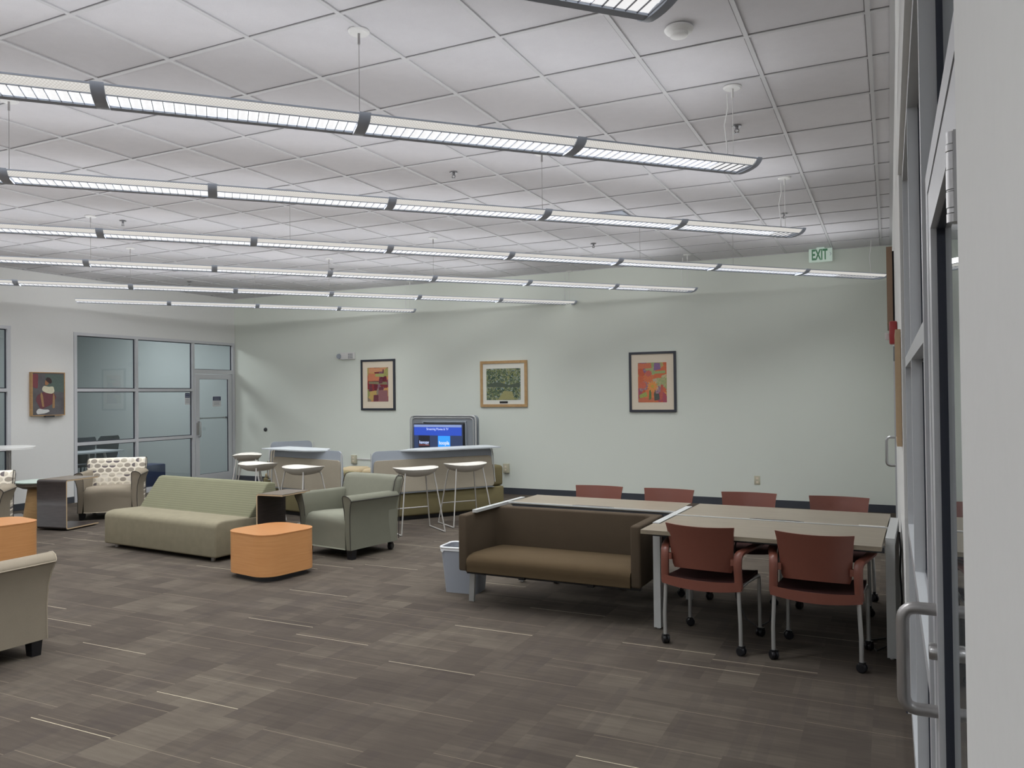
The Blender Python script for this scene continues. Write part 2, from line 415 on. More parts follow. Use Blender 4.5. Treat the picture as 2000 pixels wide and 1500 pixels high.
# left wall : solid above 2.73 and between the two glazed fronts
bm = BM(); t_ = .14
box(bm, XL - t_, XL, YF, YB, 2.73, H + .05); box(bm, XL - t_, XL, 7.33, 8.33, 0, 2.73); box(bm, XL - t_, XL, YF, 4.4, 0, 2.73)
struct('wall_left', bm, 'wallw')
sbox('baseboard_left', 'base', XL, XL + .008, 7.33, 8.33, 0, .1)
sbox('baseboard_back', 'base', XL + .02, XR, YB - .008, YB, 0, .105)
# right wall
bm = BM(); WX = XR + .14
box(bm, XR, WX, 4.52, YB, 0, H + .05); box(bm, XR - .004, WX, .93, 4.52, 2.765, H + .05); box(bm, XR + .006, WX, YF, .93, 0, H + .05)
struct('wall_right', bm, 'wallw')
sbox('baseboard_right', 'base', XR - .008, XR, 4.52, YB - .01, 0, .1)
# corridor beyond the right glazing, meeting room beyond the left glazing
sbox('wall_corridor', 'wallw', XE, XE + .1, YF - .1, YB + .1, 0, H)
sbox('ceiling_corridor', 'tile', XR + .2, XE + .1, YF - .1, YB + .1, 2.9, 3.0)
sbox('wall_meeting', 'wallm', -17.0, -16.9, YF - .1, YB + .12, 0, 3.6)
sbox('ceiling_meeting', 'tile', -17.0, XL - .14, YF, YB, 3.5, 3.6)
sbox('wall_partition', 'wallm', -16.9, XL - .14, 7.75, 7.87, 0, 3.5)

def glazing(name, x, sgn, y0, y1, mull, rails, z1, frame_d=.07, fw=.05, m='alum', skip=None, face=0.0):
    """a glazed front in a plane of constant x; sgn = +1 when the room is on +x side of it"""
    root = thing(name, '', 'window', (0, 0, 0)); del root['label']; del root['category']; root['kind'] = 'structure'
    xf = x + sgn * face; xb = xf - sgn * frame_d; a, b = min(xf, xb), max(xf, xb)
    bm = BM()
    box(bm, a, b, y0, y1, z1 - fw, z1)
    for y in mull: box(bm, a, b, y - fw / 2, y + fw / 2, 0, z1 - fw)
    ys = sorted(mull)
    for i in range(len(ys) - 1):
        if skip and skip == i: continue
        box(bm, a, b, ys[i] + fw / 2, ys[i + 1] - fw / 2, 0, .09)
        for r in rails: box(bm, a, b, ys[i] + fw / 2, ys[i + 1] - fw / 2, r - fw / 2, r + fw / 2)
    obj('window_frame', bm, m, root)
    gx = xf - sgn * .045
    g = BM(); pn = BM()
    zs = [.09] + list(rails) + [z1 - fw / 2]
    for i in range(len(ys) - 1):
        if skip is not None and skip == i: continue
        for j in range(len(zs) - 1):
            lo = zs[j] + (fw / 2 if j else 0); hi = zs[j + 1] - fw / 2
            ya, yb = ys[i] + fw / 2, ys[i + 1] - fw / 2
            box(pn, gx - .003, gx + .003, ya, yb, lo, hi)
            for (p0, p1, q0, q1) in ((ya, ya + .012, lo, hi), (yb - .012, yb, lo, hi), (ya, yb, lo, lo + .012), (ya, yb, hi - .012, hi)):
                box(g, gx - .009, gx + .009, p0, p1, q0, q1)
    obj('glazing_gasket', g, 'gasket', root); obj('window_pane', pn, 'glass', root)
    return root
# left meeting room front (window_1) with its door, and the next front (window_2)
glazing('window_1', XL, 1, 8.33, 11.76, [8.36, 9.50, 10.73], [.93, 1.80], 2.73, face=.012)
r = glazing('window_2', XL, 1, 4.4, 7.33, [4.43, 5.85, 7.30], [.93, 1.80], 2.755, face=.012)
def swing_door(name, x, sgn, y0, y1, z1, hinge_low, face=.0, stile=.09, m='alum', top=2.12, gfix=0.0, cyl=True):
    root = thing(name, '', 'door', (0, 0, 0)); del root['label']; del root['category']; root['kind'] = 'structure'
    xf = x + sgn * face; xb = xf - sgn * .045; a, b = min(xf, xb), max(xf, xb)
    bm = BM()
    box(bm, a, b, y0, y0 + stile, .01, top); box(bm, a, b, y1 - stile, y1, .01, top)
    box(bm, a, b, y0 + stile, y1 - stile, top - stile, top); box(bm, a, b, y0 + stile, y1 - stile, .01, .2)
    obj('door_leaf_frame', bm, m, root)
    gx = (xf + xb) / 2 - sgn * gfix
    bm = BM(); box(bm, gx - .003, gx + .003, y0 + stile, y1 - stile, .2, top - stile); obj('door_glass', bm, 'glass', root)
    bm = BM(); e = .011
    for p in ((y0 + stile, y0 + stile + .004, .2, top - stile), (y1 - stile - .004, y1 - stile, .2, top - stile), (y0 + stile, y1 - stile, top - stile - .004, top - stile), (y0 + stile, y1 - stile, .2, .204)):
        box(bm, gx - e, gx + e, *p)
    obj('glazing_gasket', bm, 'gasket', root)
    return root
# door_1 : glass door of the meeting room
d1 = swing_door('door_1', XL, 1, 10.79, 11.69, 2.12, False, face=.0, m='alum', top=2.10)
bm = BM(); fx0, fx1 = XL - .058, XL + .012
box(bm, fx0, fx1, 11.70, 11.765, 0, 2.68); box(bm, fx0, fx1, 10.755, 11.70, 2.11, 2.19)
obj('door_frame', bm, 'alum', d1)
bm = BM(); box(bm, XL - .036, XL - .030, 10.755, 11.70, 2.19, 2.68); obj('transom_glass', bm, 'glass', d1)
bm = BM()
for p in ((10.755, 10.767, 2.19, 2.68), (11.688, 11.70, 2.19, 2.68), (10.755, 11.70, 2.19, 2.2), (10.755, 11.70, 2.67, 2.68)): box(bm, XL - .042, XL - .024, *p)
obj('transom_gasket', bm, 'gasket', d1)
bm = BM(); tube(bm, fillet([(XL, 10.84, .92), (XL + .07, 10.84, .92), (XL + .07, 10.84, 1.2), (XL, 10.84, 1.2)], .04), .011); obj('door_handle', bm, 'chrome', d1)
bm = BM(); box(bm, XL - .002, XL + .006, 10.80, 10.87, .95, 1.18, .002); lathe(bm, [(.001, XL + .006), (.016, XL + .006), (.014, XL + .016), (.001, XL + .017)], 14, 10.835, 1.12, 'x'); obj('lock_plate', bm, 'steel', d1)
bm = BM(); box(bm, XL - .05, XL - .012, 11.28, 11.56, 2.035, 2.075, .004); obj('door_closer', bm, 'dgrey', d1)
bm = BM(); tube(bm, [(XL - .09, 10.88, 1.26), (XL - .09, 11.60, 1.26)], .013); box(bm, XL - .09, XL - .04, 10.88, 10.93, 1.24, 1.28); box(bm, XL - .09, XL - .04, 11.55, 11.6, 1.24, 1.28); obj('push_bar', bm, 'steel', d1)
# notices on the glass
def notice(label, y, z, w, h, x=XL - .018):
    o = thing('notice', label, 'notice', (x, y, z))
    boxo('paper_sheet', 'paper', o, -.001, .001, -w / 2, w / 2, -h / 2, h / 2)
    bm = BM(); box(bm, .001, .0016, -w / 2 + .006, w / 2 - .006, h * .08, h / 2 - .008); obj('printed_header', bm, 'navy', o)
    bm = BM()
    for i in range(2): box(bm, .0017, .002, -w * .36, w * .36, h * (.17 + .14 * i), h * (.2 + .14 * i))
    obj('header_lettering', bm, 'paper', o)
    bm = BM()
    for i in range(3): box(bm, .001, .0016, -w * .34, w * (.34 - .06 * (i % 2)), -h * (.05 + .12 * i) - h * .03, -h * (.05 + .12 * i))
    obj('text_lines', bm, 'tvgrey', o)
    return o
notice('white notice with a navy header taped inside the glass door panel', 11.32, 1.58, .21, .2, XL - .0185)
notice('narrow white notice with navy top on the glass beside the door', 10.62, 1.64, .12, .22, XL - .028)

# right glazing (window_3) : Y 2.1 .. 4.5
FX = .075
glazing('window_3', FX, -1, .93, 4.5, [2.11, 3.325, 4.475], [.955, 1.795], 2.765, m='alumr', frame_d=.075)
d2 = swing_door('door_2', .084, -1, 1.055, 1.985, 2.12, True, m='alumr', stile=.09, top=2.09, gfix=.0)
bm = BM()
box(bm, FX, FX + .075, .93, 1.05, 0, 2.715); box(bm, .083, FX + .075, 1.05, 2.085, 2.098, 2.150)
box(bm, .083, FX + .075, 1.99, 2.085, 0, 2.098); 
obj('door_frame', bm, 'alumr', d2)
bm = BM(); box(bm, FX + .043, FX + .049, 1.05, 2.085, 2.150, 2.715); obj('transom_glass', bm, 'glass', d2)
bm = BM()
for p in ((1.05, 1.06, 2.15, 2.715), (2.075, 2.085, 2.15, 2.715), (1.05, 2.085, 2.15, 2.16)): box(bm, FX + .036, FX + .056, *p)
obj('transom_gasket', bm, 'gasket', d2)
bm = BM(); hy = 1.945
tube(bm, fillet([(.084, hy, 1.178), (.018, hy, 1.178), (.018, hy, .957), (.084, hy, .957)], .03, 7), .0135, 16); obj('door_handle', bm, 'steel', d2)
bm = BM(); lathe(bm, [(.001, .068), (.016, .068), (.018, .073), (.018, .084)], 20, hy - .01, 1.09, 'x'); obj('lock_cylinder', bm, 'chrome', d2)
bm = BM(); hz = 1.903; hh = .106; r_ = .0075
for i, (a, b) in enumerate(((0, .1), (.1, .16), (.16, .34), (.34, .36), (.36, .58), (.58, .78), (.78, .86), (.86, 1))):
    rr = r_ * (1.0 if i % 2 == 0 else .93); lathe(bm, [(.001, hz - hh / 2 + a * hh + .0004), (rr, hz - hh / 2 + a * hh + .0004), (rr, hz - hh / 2 + b * hh - .0004), (.001, hz - hh / 2 + b * hh - .0004)], 16, .0705, 1.045)
box(bm, .0705, .0745, 1.035, 1.055, hz - hh / 2, hz + hh / 2)
obj('door_hinge', bm, 'chrome', d2)
# far solid door on the right wall near the back corner
d3 = thing('door_3', '', 'door'); del d3['label']; del d3['category']; d3['kind'] = 'structure'
bm = BM(); box(bm, XR - .012, XR, 9.72, 9.77, 0, 2.2); box(bm, XR - .012, XR, 10.75, 10.80, 0, 2.2); box(bm, XR - .012, XR, 9.77, 10.75, 2.15, 2.2); obj('door_frame', bm, 'alumr', d3)
boxo('door_leaf', 'wallw', d3, XR - .006, XR, 9.78, 10.74, .01, 2.14)
bm = BM(); tube(bm, fillet([(XR - .006, 9.92, .80), (XR - .1, 9.92, .80), (XR - .1, 9.92, 1.12), (XR - .006, 9.92, 1.12)], .05), .016); obj('door_handle', bm, 'chrome', d3)

# ================================================================== CEILING FITTINGS
def fixture(idx, end, ang, L, n, label, cables, far_end=True):
    """end = world XY of the right hand end (near top edge); sections run back along -s"""
    z0 = 3.12
    dx, dy = math.cos(R(ang)), math.sin(R(ang))
    ox = end[0] + .15 * (-dy); oy = end[1] + .15 * dx       # centre line is .15 beyond the near edge
    root = thing('pendant_light', label, 'light', (ox, oy, z0), R(ang), 'linear pendant lights in diagonal rows')
    W = .15; J = .06
    NE = [(-.15, 0), (-.132, -.013), (-.112, -.024), (-.100, -.029)]   # near curved strip
    def strip(bm, prof, x0, x1, th=.002):
        loft(bm, [[(x, a, b) for a, b in prof] + [(x, a, b + th) for a, b in prof[::-1]] for x in (x0, x1)])
    def section_meshes(L):
        s0, s1 = J / 2, L - J / 2
        out = []
        bm = BM()
        box(bm, s0, s1, -.101, -.095, -.0335, -.028); box(bm, s0, s1, .060, .101, -.036, -.028); box(bm, s0, s1, -.153, -.147, -.004, .004)
        box(bm, s0, s1, .147, .153, -.004, .004); box(bm, s0, s1, -.098, .098, -.0015, .001)
        out.append(('side_rail', bm, 'rail', 35))
        bm = BM(); strip(bm, NE, s0, s1); strip(bm, [(-a, b) for a, b in NE][::-1], s0, s1); out.append(('perforated_strip', bm, 'perf', 60))
        bm = BM(); nb = 24
        for i in range(nb + 1):
            x = s0 + (s1 - s0) * i / nb; box(bm, x - .0015, x + .0015, -.094, .06, -.0340, -.0285)
        out.append(('louver', bm, 'blade', 0))
        bm = BM(); loft(bm, [[(x, a, b) for a, b in ((-.094, -.026), (-.07, -.022), (-.03, -.019), (-.017, -.022), (-.004, -.019), (.036, -.022), (.06, -.026), (.06, -.010), (-.094, -.010))] for x in (s0, s1)])
        out.append(('reflector', bm, 'louvre', 35))
        return out
    base = section_meshes(L); objs = [(nm, obj(nm, b, m, root, sm)) for nm, b, m, sm in base]
    for nm, o in objs: o.location = (-L, 0, 0)
    first = objs[0][1]
    for nm, o in objs[1:]: o.parent = first; o.location = (0, 0, 0)
    for k in range(1, n):
        c = first.copy(); C.objects.link(c); c.parent = root; c.location = (-L * (k + 1), 0, 0)
        for nm, o in objs[1:]:
            g = o.copy(); C.objects.link(g); g.parent = c
    prof = [(-.156, .008), (-.154, -.004), (-.142, -.017), (-.122, -.029), (-.095, -.0375), (-.05, -.043), (0, -.045), (.05, -.043), (.095, -.0375), (.122, -.029), (.142, -.017), (.154, -.004), (.156, .008)]
    bm = BM(); loft(bm, [[(x, a, b) for a, b in prof] for x in (-J / 2, J / 2)]); jn = obj('joint_band', bm, 'rail', root); jn.location = (-L, 0, 0)
    for k in range(2, n):
        c = jn.copy(); C.objects.link(c); c.parent = root; c.location = (-L * k, 0, 0)
    bm = BM(); loft(bm, [[(x, a * s_, b) for a, b in prof] for x, s_ in ((-.03, 1), (0, 1), (.008, .97))]); obj('end_cap', bm, 'rail', root)
    for s in cables:
        wire = BM(); tube(wire, [(s, 0, .0), (s, 0, H - z0 - .03)], .0022, 6)
        box(wire, s - .006, s + .006, -.006, .006, H - z0 - .07, H - z0 - .01)
        obj('suspension_cable', wire, 'wplastic' if s > -.3 else 'steel', root)
        cn = BM(); lathe(cn, [(.001, H - z0 - .012), (.05, H - z0 - .012), (.058, H - z0 - .004), (.058, H - z0 + .002)], 20, s, 0); obj('ceiling_canopy', cn, 'wplastic', root)
    # power cord on the end
    bm = BM(); tube(bm, [(-.13, .02, 0), (-.125, .03, .12), (-.15, .02, .25), (-.13, .01, .36), (-.14, 0, H - z0 - .05)], .004, 6); obj('power_cord', bm, 'wplastic', root)
    # lamps inside : the up light
    ld = bpy.data.lights.new('uplight', 'AREA'); ld.shape = 'RECTANGLE'; trim = 1.1 if idx == 5 else (.5 if idx in (3, 4, 6) else .05); ld.size = L * n - trim; ld.size_y = .08; ld.energy = UP * L * n; ld.color = (.985, .985, 1.0); ld.spread = R(180)
    for s in (-1, 1):
        lo = bpy.data.objects.new('uplight', ld); C.objects.link(lo); lo.parent = root; lo.location = (-L * n / 2 - trim / 2, s * .05, .05); lo.rotation_euler = (PI - s * R(64), 0, 0)
    ld = bpy.data.lights.new('downlight', 'AREA'); ld.shape = 'RECTANGLE'; ld.size = L * n - .2 - trim; ld.size_y = .13; ld.energy = DOWN * L * n; ld.color = (.97, .985, 1.0); ld.spread = R(130)
    lo = bpy.data.objects.new('downlight', ld); C.objects.link(lo); lo.parent = root; lo.location = (-L * n / 2 - trim / 2 - .1, -.017, -.0275)
    return root
rows = [((-.63, 2.78), 45.8, 1.235, 11, 'nearest row of pendant lights, cut off by the top of the picture', [-.1, -2.5, -4.9]),
        ((-.704, 5.135), 46.0, 1.243, 12, 'long row of pendant lights running across the upper left ceiling, first full row', [-.1, -2.49, -4.95, -7.4]),
        ((-.662, 7.551), 45.4, 1.252, 12, 'second full row of pendant lights down from the top left', [-.1, -2.5, -6.25, -8.7]),
        ((.02, 11.02), 46.4, 1.272, 12, 'third full row of pendant lights, passing over and beyond the exit sign wall', [-2.25, -3.5, -7.3, -9.8]),
        ((-2.416, 11.116), 47.1, 1.272, 10, 'fourth full row of pendant lights, ending left of the exit sign', [-.06, -3.8, -7.6]),
        ((-4.448, 11.70), 47.4, 1.278, 7, 'fifth full row of pendant lights, ending above the green foliage picture', [-.06, -3.85, -6.4]),
        ((-7.25, 11.371), 47.9, 1.284, 4, 'farthest row of pendant lights, ending above the black framed collage', [-.06, -2.6])]
for i, (e, a, L, n, lab, cb) in enumerate(rows): fixture(i, e, a, L, n, lab, cb)
fixture(9, (-.6, .15), 45, 1.22, 9, 'row of pendant lights directly above the viewer', [-.1, -2.5])
fixture(10, (-.6, -2.4), 45, 1.22, 7, 'second row of pendant lights behind the viewer', [-.1, -2.5])
fixture(11, (-.6, -4.9), 45, 1.22, 4, 'last row of pendant lights behind the viewer, near the front wall', [-.1, -2.5])

# smoke detector, sprinklers
o = thing('smoke_detector', 'round white smoke detector on the ceiling near the top right', 'smoke detector', (-.991, 4.194, H))
bm = BM(); lathe(bm, [(.001, 0), (.075, 0), (.078, -.01), (.07, -.022), (.055, -.03), (.001, -.03)], 28); obj('base', bm, 'wplastic', o)
bm = BM(); lathe(bm, [(.001, -.03), (.05, -.03), (.046, -.045), (.03, -.052), (.001, -.052)], 28); obj('sensor_head', bm, 'wplastic', o)
sp = [(-.985, 5.938, 'ceiling sprinkler between the two nearest pendant rows at right'), (-3.43, 6.018, 'ceiling sprinkler in the upper middle behind the first pendant row'),
      (-1.016, 9.127, 'ceiling sprinkler in front of the exit sign'), (-3.464, 9.743, 'ceiling sprinkler above the third pendant row, right of centre'),
      (-7.59, 5.961, 'ceiling sprinkler at the far left between the second and third pendant rows'), (-7.706, 9.713, 'small ceiling sprinkler between the third and fourth pendant rows'),
      (-10.626, 9.621, 'farthest sprinkler at the left, beyond the fourth pendant row')]
s0 = None
for x, y, lab in sp:
    if s0 is None:
        s0 = thing('sprinkler', lab, 'sprinkler', (x, y, H), 0, 'ceiling sprinklers')
        bm = BM(); lathe(bm, [(.001, 0), (.035, 0), (.035, -.006), (.012, -.008), (.01, -.03), (.001, -.03)], 16); obj('escutcheon', bm, 'sprink', s0)
        bm = BM(); tube(bm, [(-.012, 0, -.025), (-.016, 0, -.04), (0, 0, -.052)], .003, 6); tube(bm, [(.012, 0, -.025), (.016, 0, -.04), (0, 0, -.052)], .003, 6)
        lathe(bm, [(.001, -.052), (.018, -.052), (.018, -.055), (.001, -.055)], 14); obj('deflector', bm, 'sprink', s0)
    else: dup(s0, (x, y, H), 0, lab)
# ceiling air vent seen edge-on behind the second row
bm = BM(); box(bm, -2.9, -2.55, 8.1, 8.45, H - .014, H - .004)
o = obj('air_vent', bm, 'rail', None); tag(o, 'grey square ceiling air vent above the third pendant row', 'vent')

# ================================================================== WALL ITEMS
def hang(name, label, cat, x0, x1, z0, z1, fw, fm, mats, art_rect, artm, depth=.03, group=None):
    cx, cz = (x0 + x1) / 2, (z0 + z1) / 2; w, h = (x1 - x0) / 2, (z1 - z0) / 2
    o = thing(name, label, cat, (cx, YB, cz), 0, group)
    bm = BM()
    for a in ((-w, w, h - fw, h), (-w, w, -h, -h + fw), (-w, -w + fw, -h + fw, h - fw), (w - fw, w, -h + fw, h - fw)): box(bm, a[0], a[1], -depth, -.001, a[2], a[3])
    obj('frame', bm, fm, o)
    boxo('mat_board', mats, o, -w + fw, w - fw, -.014, -.004, -h + fw, h - fw)
    ax0, ax1, az0, az1 = art_rect
    boxo('artwork', artm, o, -w + 2 * w * ax0, -w + 2 * w * ax1, -.0165, -.0142, -h + 2 * h * az0, -h + 2 * h * az1)
    return o
p1 = hang('framed_picture', 'black framed picture of burgundy and orange blocks, left above the television', 'picture', -8.684, -7.946, 1.395, 2.31, .035, 'blackframe', 'mat', (.19, .80, .17, .84), 'art1')
p2 = hang('framed_picture', 'wood framed square green foliage picture with a small black plate', 'picture', -6.223, -5.358, 1.445, 2.215, .045, 'oakframe', 'matw', (.13, .86, .15, .83), 'art2')
boxo('name_plate', 'black', p2, -.075, .075, -.019, -.0145, -.325, -.29)
p3 = hang('framed_picture', 'black framed orange flower picture, the rightmost on the back wall', 'picture', -3.623, -2.893, 1.36, 2.28, .035, 'blackframe', 'mat', (.19, .80, .16, .82), 'art3')
def daub(parent, name, pts, col, y, rad=.01):
    P = fillet([(a, y, b) for a, b in pts], rad, 3, True); bm = BM(); col = tuple(int(c * .86 + d * .14) for c, d in zip(col, (218, 208, 190)))
    prism(bm, [(p.x, p.z) for p in P], y - .0008, y, 'y'); obj(name, bm, flat('daub %s %d %d %d' % (name, *col), col, .85, noise=.22, nscale=60), parent, 0)
def flower(parent, cx, cz, r, col, y, n=11):
    daub(parent, 'painted_flower', [((r if k % 2 else r * .62) * math.cos(PI * k / n + .2) + cx, (r if k % 2 else r * .62) * math.sin(PI * k / n + .2) + cz) for k in range(2 * n)], col, y, .004)
Q = -.0168
daub(p3, 'painted_block', [(-.225, .20), (-.01, .21), (-.02, .29), (-.22, .28)], (206, 108, 78), Q)
daub(p3, 'painted_block', [(.02, .17), (.13, .19), (.12, .285), (.03, .29)], (126, 92, 140), Q)
daub(p3, 'painted_stripe', [(.0, .12), (.2, .13), (.2, .17), (.0, .155)], (142, 168, 108), Q)
daub(p3, 'painted_block', [(-.225, -.31), (.03, -.30), (.03, -.24), (-.22, -.25)], (200, 104, 74), Q)
daub(p3, 'painted_stripe', [(.11, -.28), (.15, -.27), (.17, -.05), (.13, -.04)], (186, 84, 72), Q)
daub(p3, 'painted_vase', [(.03, -.29), (.11, -.27), (.10, -.18), (.05, -.18), (.04, -.10), (.02, -.19)], (70, 78, 74), Q - .0006)
daub(p3, 'painted_leaves', [(-.06, -.28), (-.02, -.26), (-.02, -.12), (-.05, -.1)], (92, 118, 66), Q - .0006)
daub(p3, 'painted_leaves', [(-.21, -.2), (-.1, -.15), (-.08, -.22), (-.2, -.25)], (150, 166, 84), Q - .0004)
flower(p3, -.06, .06, .10, (214, 112, 70), Q - .001); flower(p3, .0, -.07, .095, (228, 146, 72), Q - .0018); flower(p3, -.15, -.05, .07, (206, 96, 76), Q - .0014)
flower(p3, -.06, .13, .06, (196, 92, 84), Q - .0020, 8); flower(p3, .0, -.07, .03, (190, 160, 60), Q - .0028, 7)
for a in ((.10, .13, .2, .28), (.02, .10, .02, .11), (-.2, -.13, -.05, .01), (.02, .12, -.1, -.04), (-.10, .01, -.30, -.18), (-.2, -.12, -.12, -.05)):
    daub(p1, 'painted_square', [(a[0], a[2]), (a[1], a[2] + .005), (a[1], a[3]), (a[0] + .006, a[3] - .004)], (92, 34, 50), Q)
daub(p1, 'painted_stripe', [(-.06, .15), (.13, .14), (.13, .2), (-.05, .2)], (158, 166, 92), Q + .0002)
daub(p1, 'painted_stripe', [(-.2, .02), (.2, .0), (.2, .05), (-.2, .06)], (120, 116, 84), Q + .0002)
daub(p1, 'painted_block', [(-.2, .22), (.12, .24), (.2, .31), (-.2, .3)], (206, 140, 98), Q + .0002)
daub(p1, 'painted_block', [(.01, -.3), (.21, -.3), (.21, -.1), (.01, -.1)], (132, 82, 88), Q + .0002)
daub(p1, 'painted_block', [(-.21, .07), (.03, .07), (.03, .2), (-.21, .21)], (198, 112, 78), Q + .0003)
daub(p2, 'painted_path', [(-.12, -.27), (.2, -.26), (.16, -.13), (.0, -.12), (-.05, -.2)], (150, 148, 96), Q)
daub(p2, 'painted_shadow', [(-.3, -.05), (.3, -.06), (.3, .02), (.1, -.02), (-.1, .03), (-.3, .0)], (64, 78, 66), Q)
# emergency light
o = thing('emergency_light', 'grey emergency light box high on the back wall left of the pictures', 'emergency light', (-9.0, YB, 2.39))
bm = BM(); box(bm, -.13, .19, -.055, -.001, -.065, .065, .012); obj('housing', bm, 'wplastic', o)
bm = BM(); lathe(bm, [(.001, -.075), (.045, -.072), (.05, -.04), (.03, -.01), (.001, -.01)], 18, -.15, 0, 'y'); obj('lamp_head', bm, 'frost', o)
bm = BM()
for i in range(3):
    for j in range(3): box(bm, .06 + i * .036, .085 + i * .036, -.058, -.054, -.045 + j * .032, -.025 + j * .032)
obj('vent_grille', bm, 'tvgrey', o)
# exit sign
o = thing('exit_sign', 'white exit sign with green letters hanging from the ceiling near the right wall', 'exit sign', (-.822, 11.53, 3.515), R(-1))
bm = BM(); box(bm, -.15, .15, -.02, .02, -.098, .085, .008); obj('housing', bm, 'exitface', o)
boxo('ceiling_mount', 'exitface', o, -.05, .05, -.02, .02, .085, .1)
text('lettering', 'EXIT', .2, 'exitgreen', o, (-.012, -.0215, -.006), (PI / 2, 0, 0), .50, bold=.006)
bm = BM(); prism(bm, [(.118, .02), (.122, .024), (.142, 0), (.122, -.024), (.118, -.02), (.134, 0)], -.0222, -.02, 'y'); obj('arrow', bm, 'tvgrey', o)
def outlet(label, x, z, w=.075, h=.12, d=.006, m='ivory', box_=False):
    o = thing('wall_outlet', label, 'outlet', (x, YB, z))
    bm = BM(); box(bm, -w / 2, w / 2, -d, -.0005, -h / 2, h / 2, .002); obj('cover_plate', bm, m, o)
    bm = BM()
    for s in (-1, 1): box(bm, -.016, .016, -d - .002, -d, s * .028 - .014, s * .028 + .014)
    obj('socket', bm, 'mat', o)
    return o
outlet('ivory surface outlet box low between the two counter units', -8.852, .50, .1, .15, .05)
outlet('ivory surface outlet box low on the wall right of the bench end', -5.754, .43, .1, .15, .05)
outlet('cream flat outlet plate above the far side of the desks', -1.739, .376, .08, .125)
bm = BM(); box(bm, -8.80, -7.9, YB - .014, YB, .495, .515); tag(obj('cable_raceway', bm, 'wplastic'), 'thin white cable raceway running right from the outlet box between the counters', 'cable raceway')
bm = BM(); box(bm, -6.3, -5.80, YB - .014, YB, .425, .445); tag(obj('cable_raceway', bm, 'wplastic'), 'short white cable raceway leading to the outlet box at the bench end', 'cable raceway')
bm = BM(); lathe(bm, [(.001, YB), (.04, YB), (.036, YB - .02), (.015, YB - .035), (.001, YB - .035)], 16, -10.976, 1.02, 'y'); tag(obj('door_stop', bm, 'dgrey'), 'round dark door stop knob on the back wall beside the glass door', 'door stop')
# painting on the left wall (faces +x)
o = thing('painting', 'wood edged oil painting of a seated woman with an open book on the left wall', 'painting', (XL, 7.875, 1.74))
w, h = .265, .335
bm = BM()
for a in ((-w, w, h - .012, h), (-w, w, -h, -h + .012), (-w, -w + .012, -h + .012, h - .012), (w - .012, w, -h + .012, h - .012)): box(bm, .001, .065, *a)
obj('frame', bm, 'ply', o)
boxo('canvas', flat('painting ground slate', (98, 96, 98), .8, noise=.4, nscale=7), o, .01, .055, -w + .012, w - .012, -h + .012, h - .012)
def blot(name, pts, col, x):
    bm = BM(); P = fillet([(x, a, b) for a, b in pts], .03, 4, True)
    f = [bm.verts.new(p) for p in P]; g = [bm.verts.new((p.x + .001, p.y, p.z)) for p in P]
    bm.faces.new(f); bm.faces.new(g)
    for k in range(len(P)): bm.faces.new((f[k], f[(k + 1) % len(P)], g[(k + 1) % len(P)], g[k]))
    obj(name, bm, flat('paint ' + name, col, .8, noise=.15, nscale=30), o)
blot('painted_teal_ground', [(-.05, .05), (.25, .02), (.25, .30), (-.05, .31)], (92, 106, 100), .0552)
blot('painted_red_patch', [(-.25, .10), (-.17, .08), (-.16, .31), (-.25, .31)], (128, 72, 78), .0554)
blot('painted_skirt', [(-.2, -.1), (-.12, -.24), (.06, -.16), (.13, -.05), (.08, .02), (-.06, .04), (-.18, -.02)], (112, 68, 74), .0556)
blot('painted_blouse', [(-.11, .06), (-.08, .13), (.0, .11), (.08, .12), (.1, .03), (.05, 0), (-.05, .02)], (206, 202, 178), .0566)
blot('painted_arms', [(-.12, .04), (-.09, -.02), (-.07, -.2), (-.1, -.2), (-.13, -.03)], (160, 128, 92), .0576)
blot('painted_arms', [(.08, .03), (.1, -.05), (.1, -.22), (.06, -.22), (.07, -.04)], (160, 128, 92), .0576)
blot('painted_face', [(-.06, .14), (-.02, .13), (.01, .17), (0, .22), (-.05, .22)], (164, 118, 84), .0576)
blot('painted_hair', [(-.05, .21), (.03, .15), (.06, .19), (.03, .25), (-.03, .26)], (64, 50, 50), .0586)
blot('painted_book', [(-.2, -.27), (-.16, -.22), (-.08, -.24), (0, -.24), (.02, -.27), (-.06, -.3), (-.18, -.31)], (210, 212, 210), .0586)
boxo('picture_light', 'dgrey', o, .03, .085, -.06, .08, -h - .022, -h + .004)
# right wall artworks seen edge-on, alarm
def edgeart(label, y0, y1, z0, z1, d, m, off):
    o = thing('framed_artwork', label, 'picture', (XR, (y0 + y1) / 2, (z0 + z1) / 2))
    hy, hz_ = (y1 - y0) / 2, (z1 - z0) / 2
    bm = BM()
    for a in ((-hy, hy, hz_ - .025, hz_), (-hy, hy, -hz_, -hz_ + .025), (-hy, -hy + .025, -hz_ + .025, hz_ - .025), (hy - .025, hy, -hz_ + .025, hz_ - .025)): box(bm, -d - off, -off, *a)
    obj('frame', bm, m, o); boxo('artwork', 'mat', o, -d - off + .006, -off, -hy + .025, hy - .025, -hz_ + .025, hz_ - .025)
    boxo('gap_shade', 'gasket', o, -off, -.001, -hy + .04, hy - .04, -hz_ + .04, hz_ - .04)  # dark sheet put in as the shadow gap between frame and wall
edgeart('large brown framed artwork high on the right wall, seen edge-on', 8.7, 9.5, 2.30, 3.085, .053, 'brown', .016)
edgeart('tan framed artwork on the right wall below the alarm, seen edge-on', 4.75, 5.3, 1.35, 1.985, .026, 'tan', .002)
o = thing('fire_alarm', 'red fire alarm with white strobe on the right wall between two artworks', 'fire alarm', (XR, 6.5, 2.08))
bm = BM(); box(bm, -.055, -.0005, -.06, .06, -.085, .085, .012); obj('housing', bm, 'alarm', o)
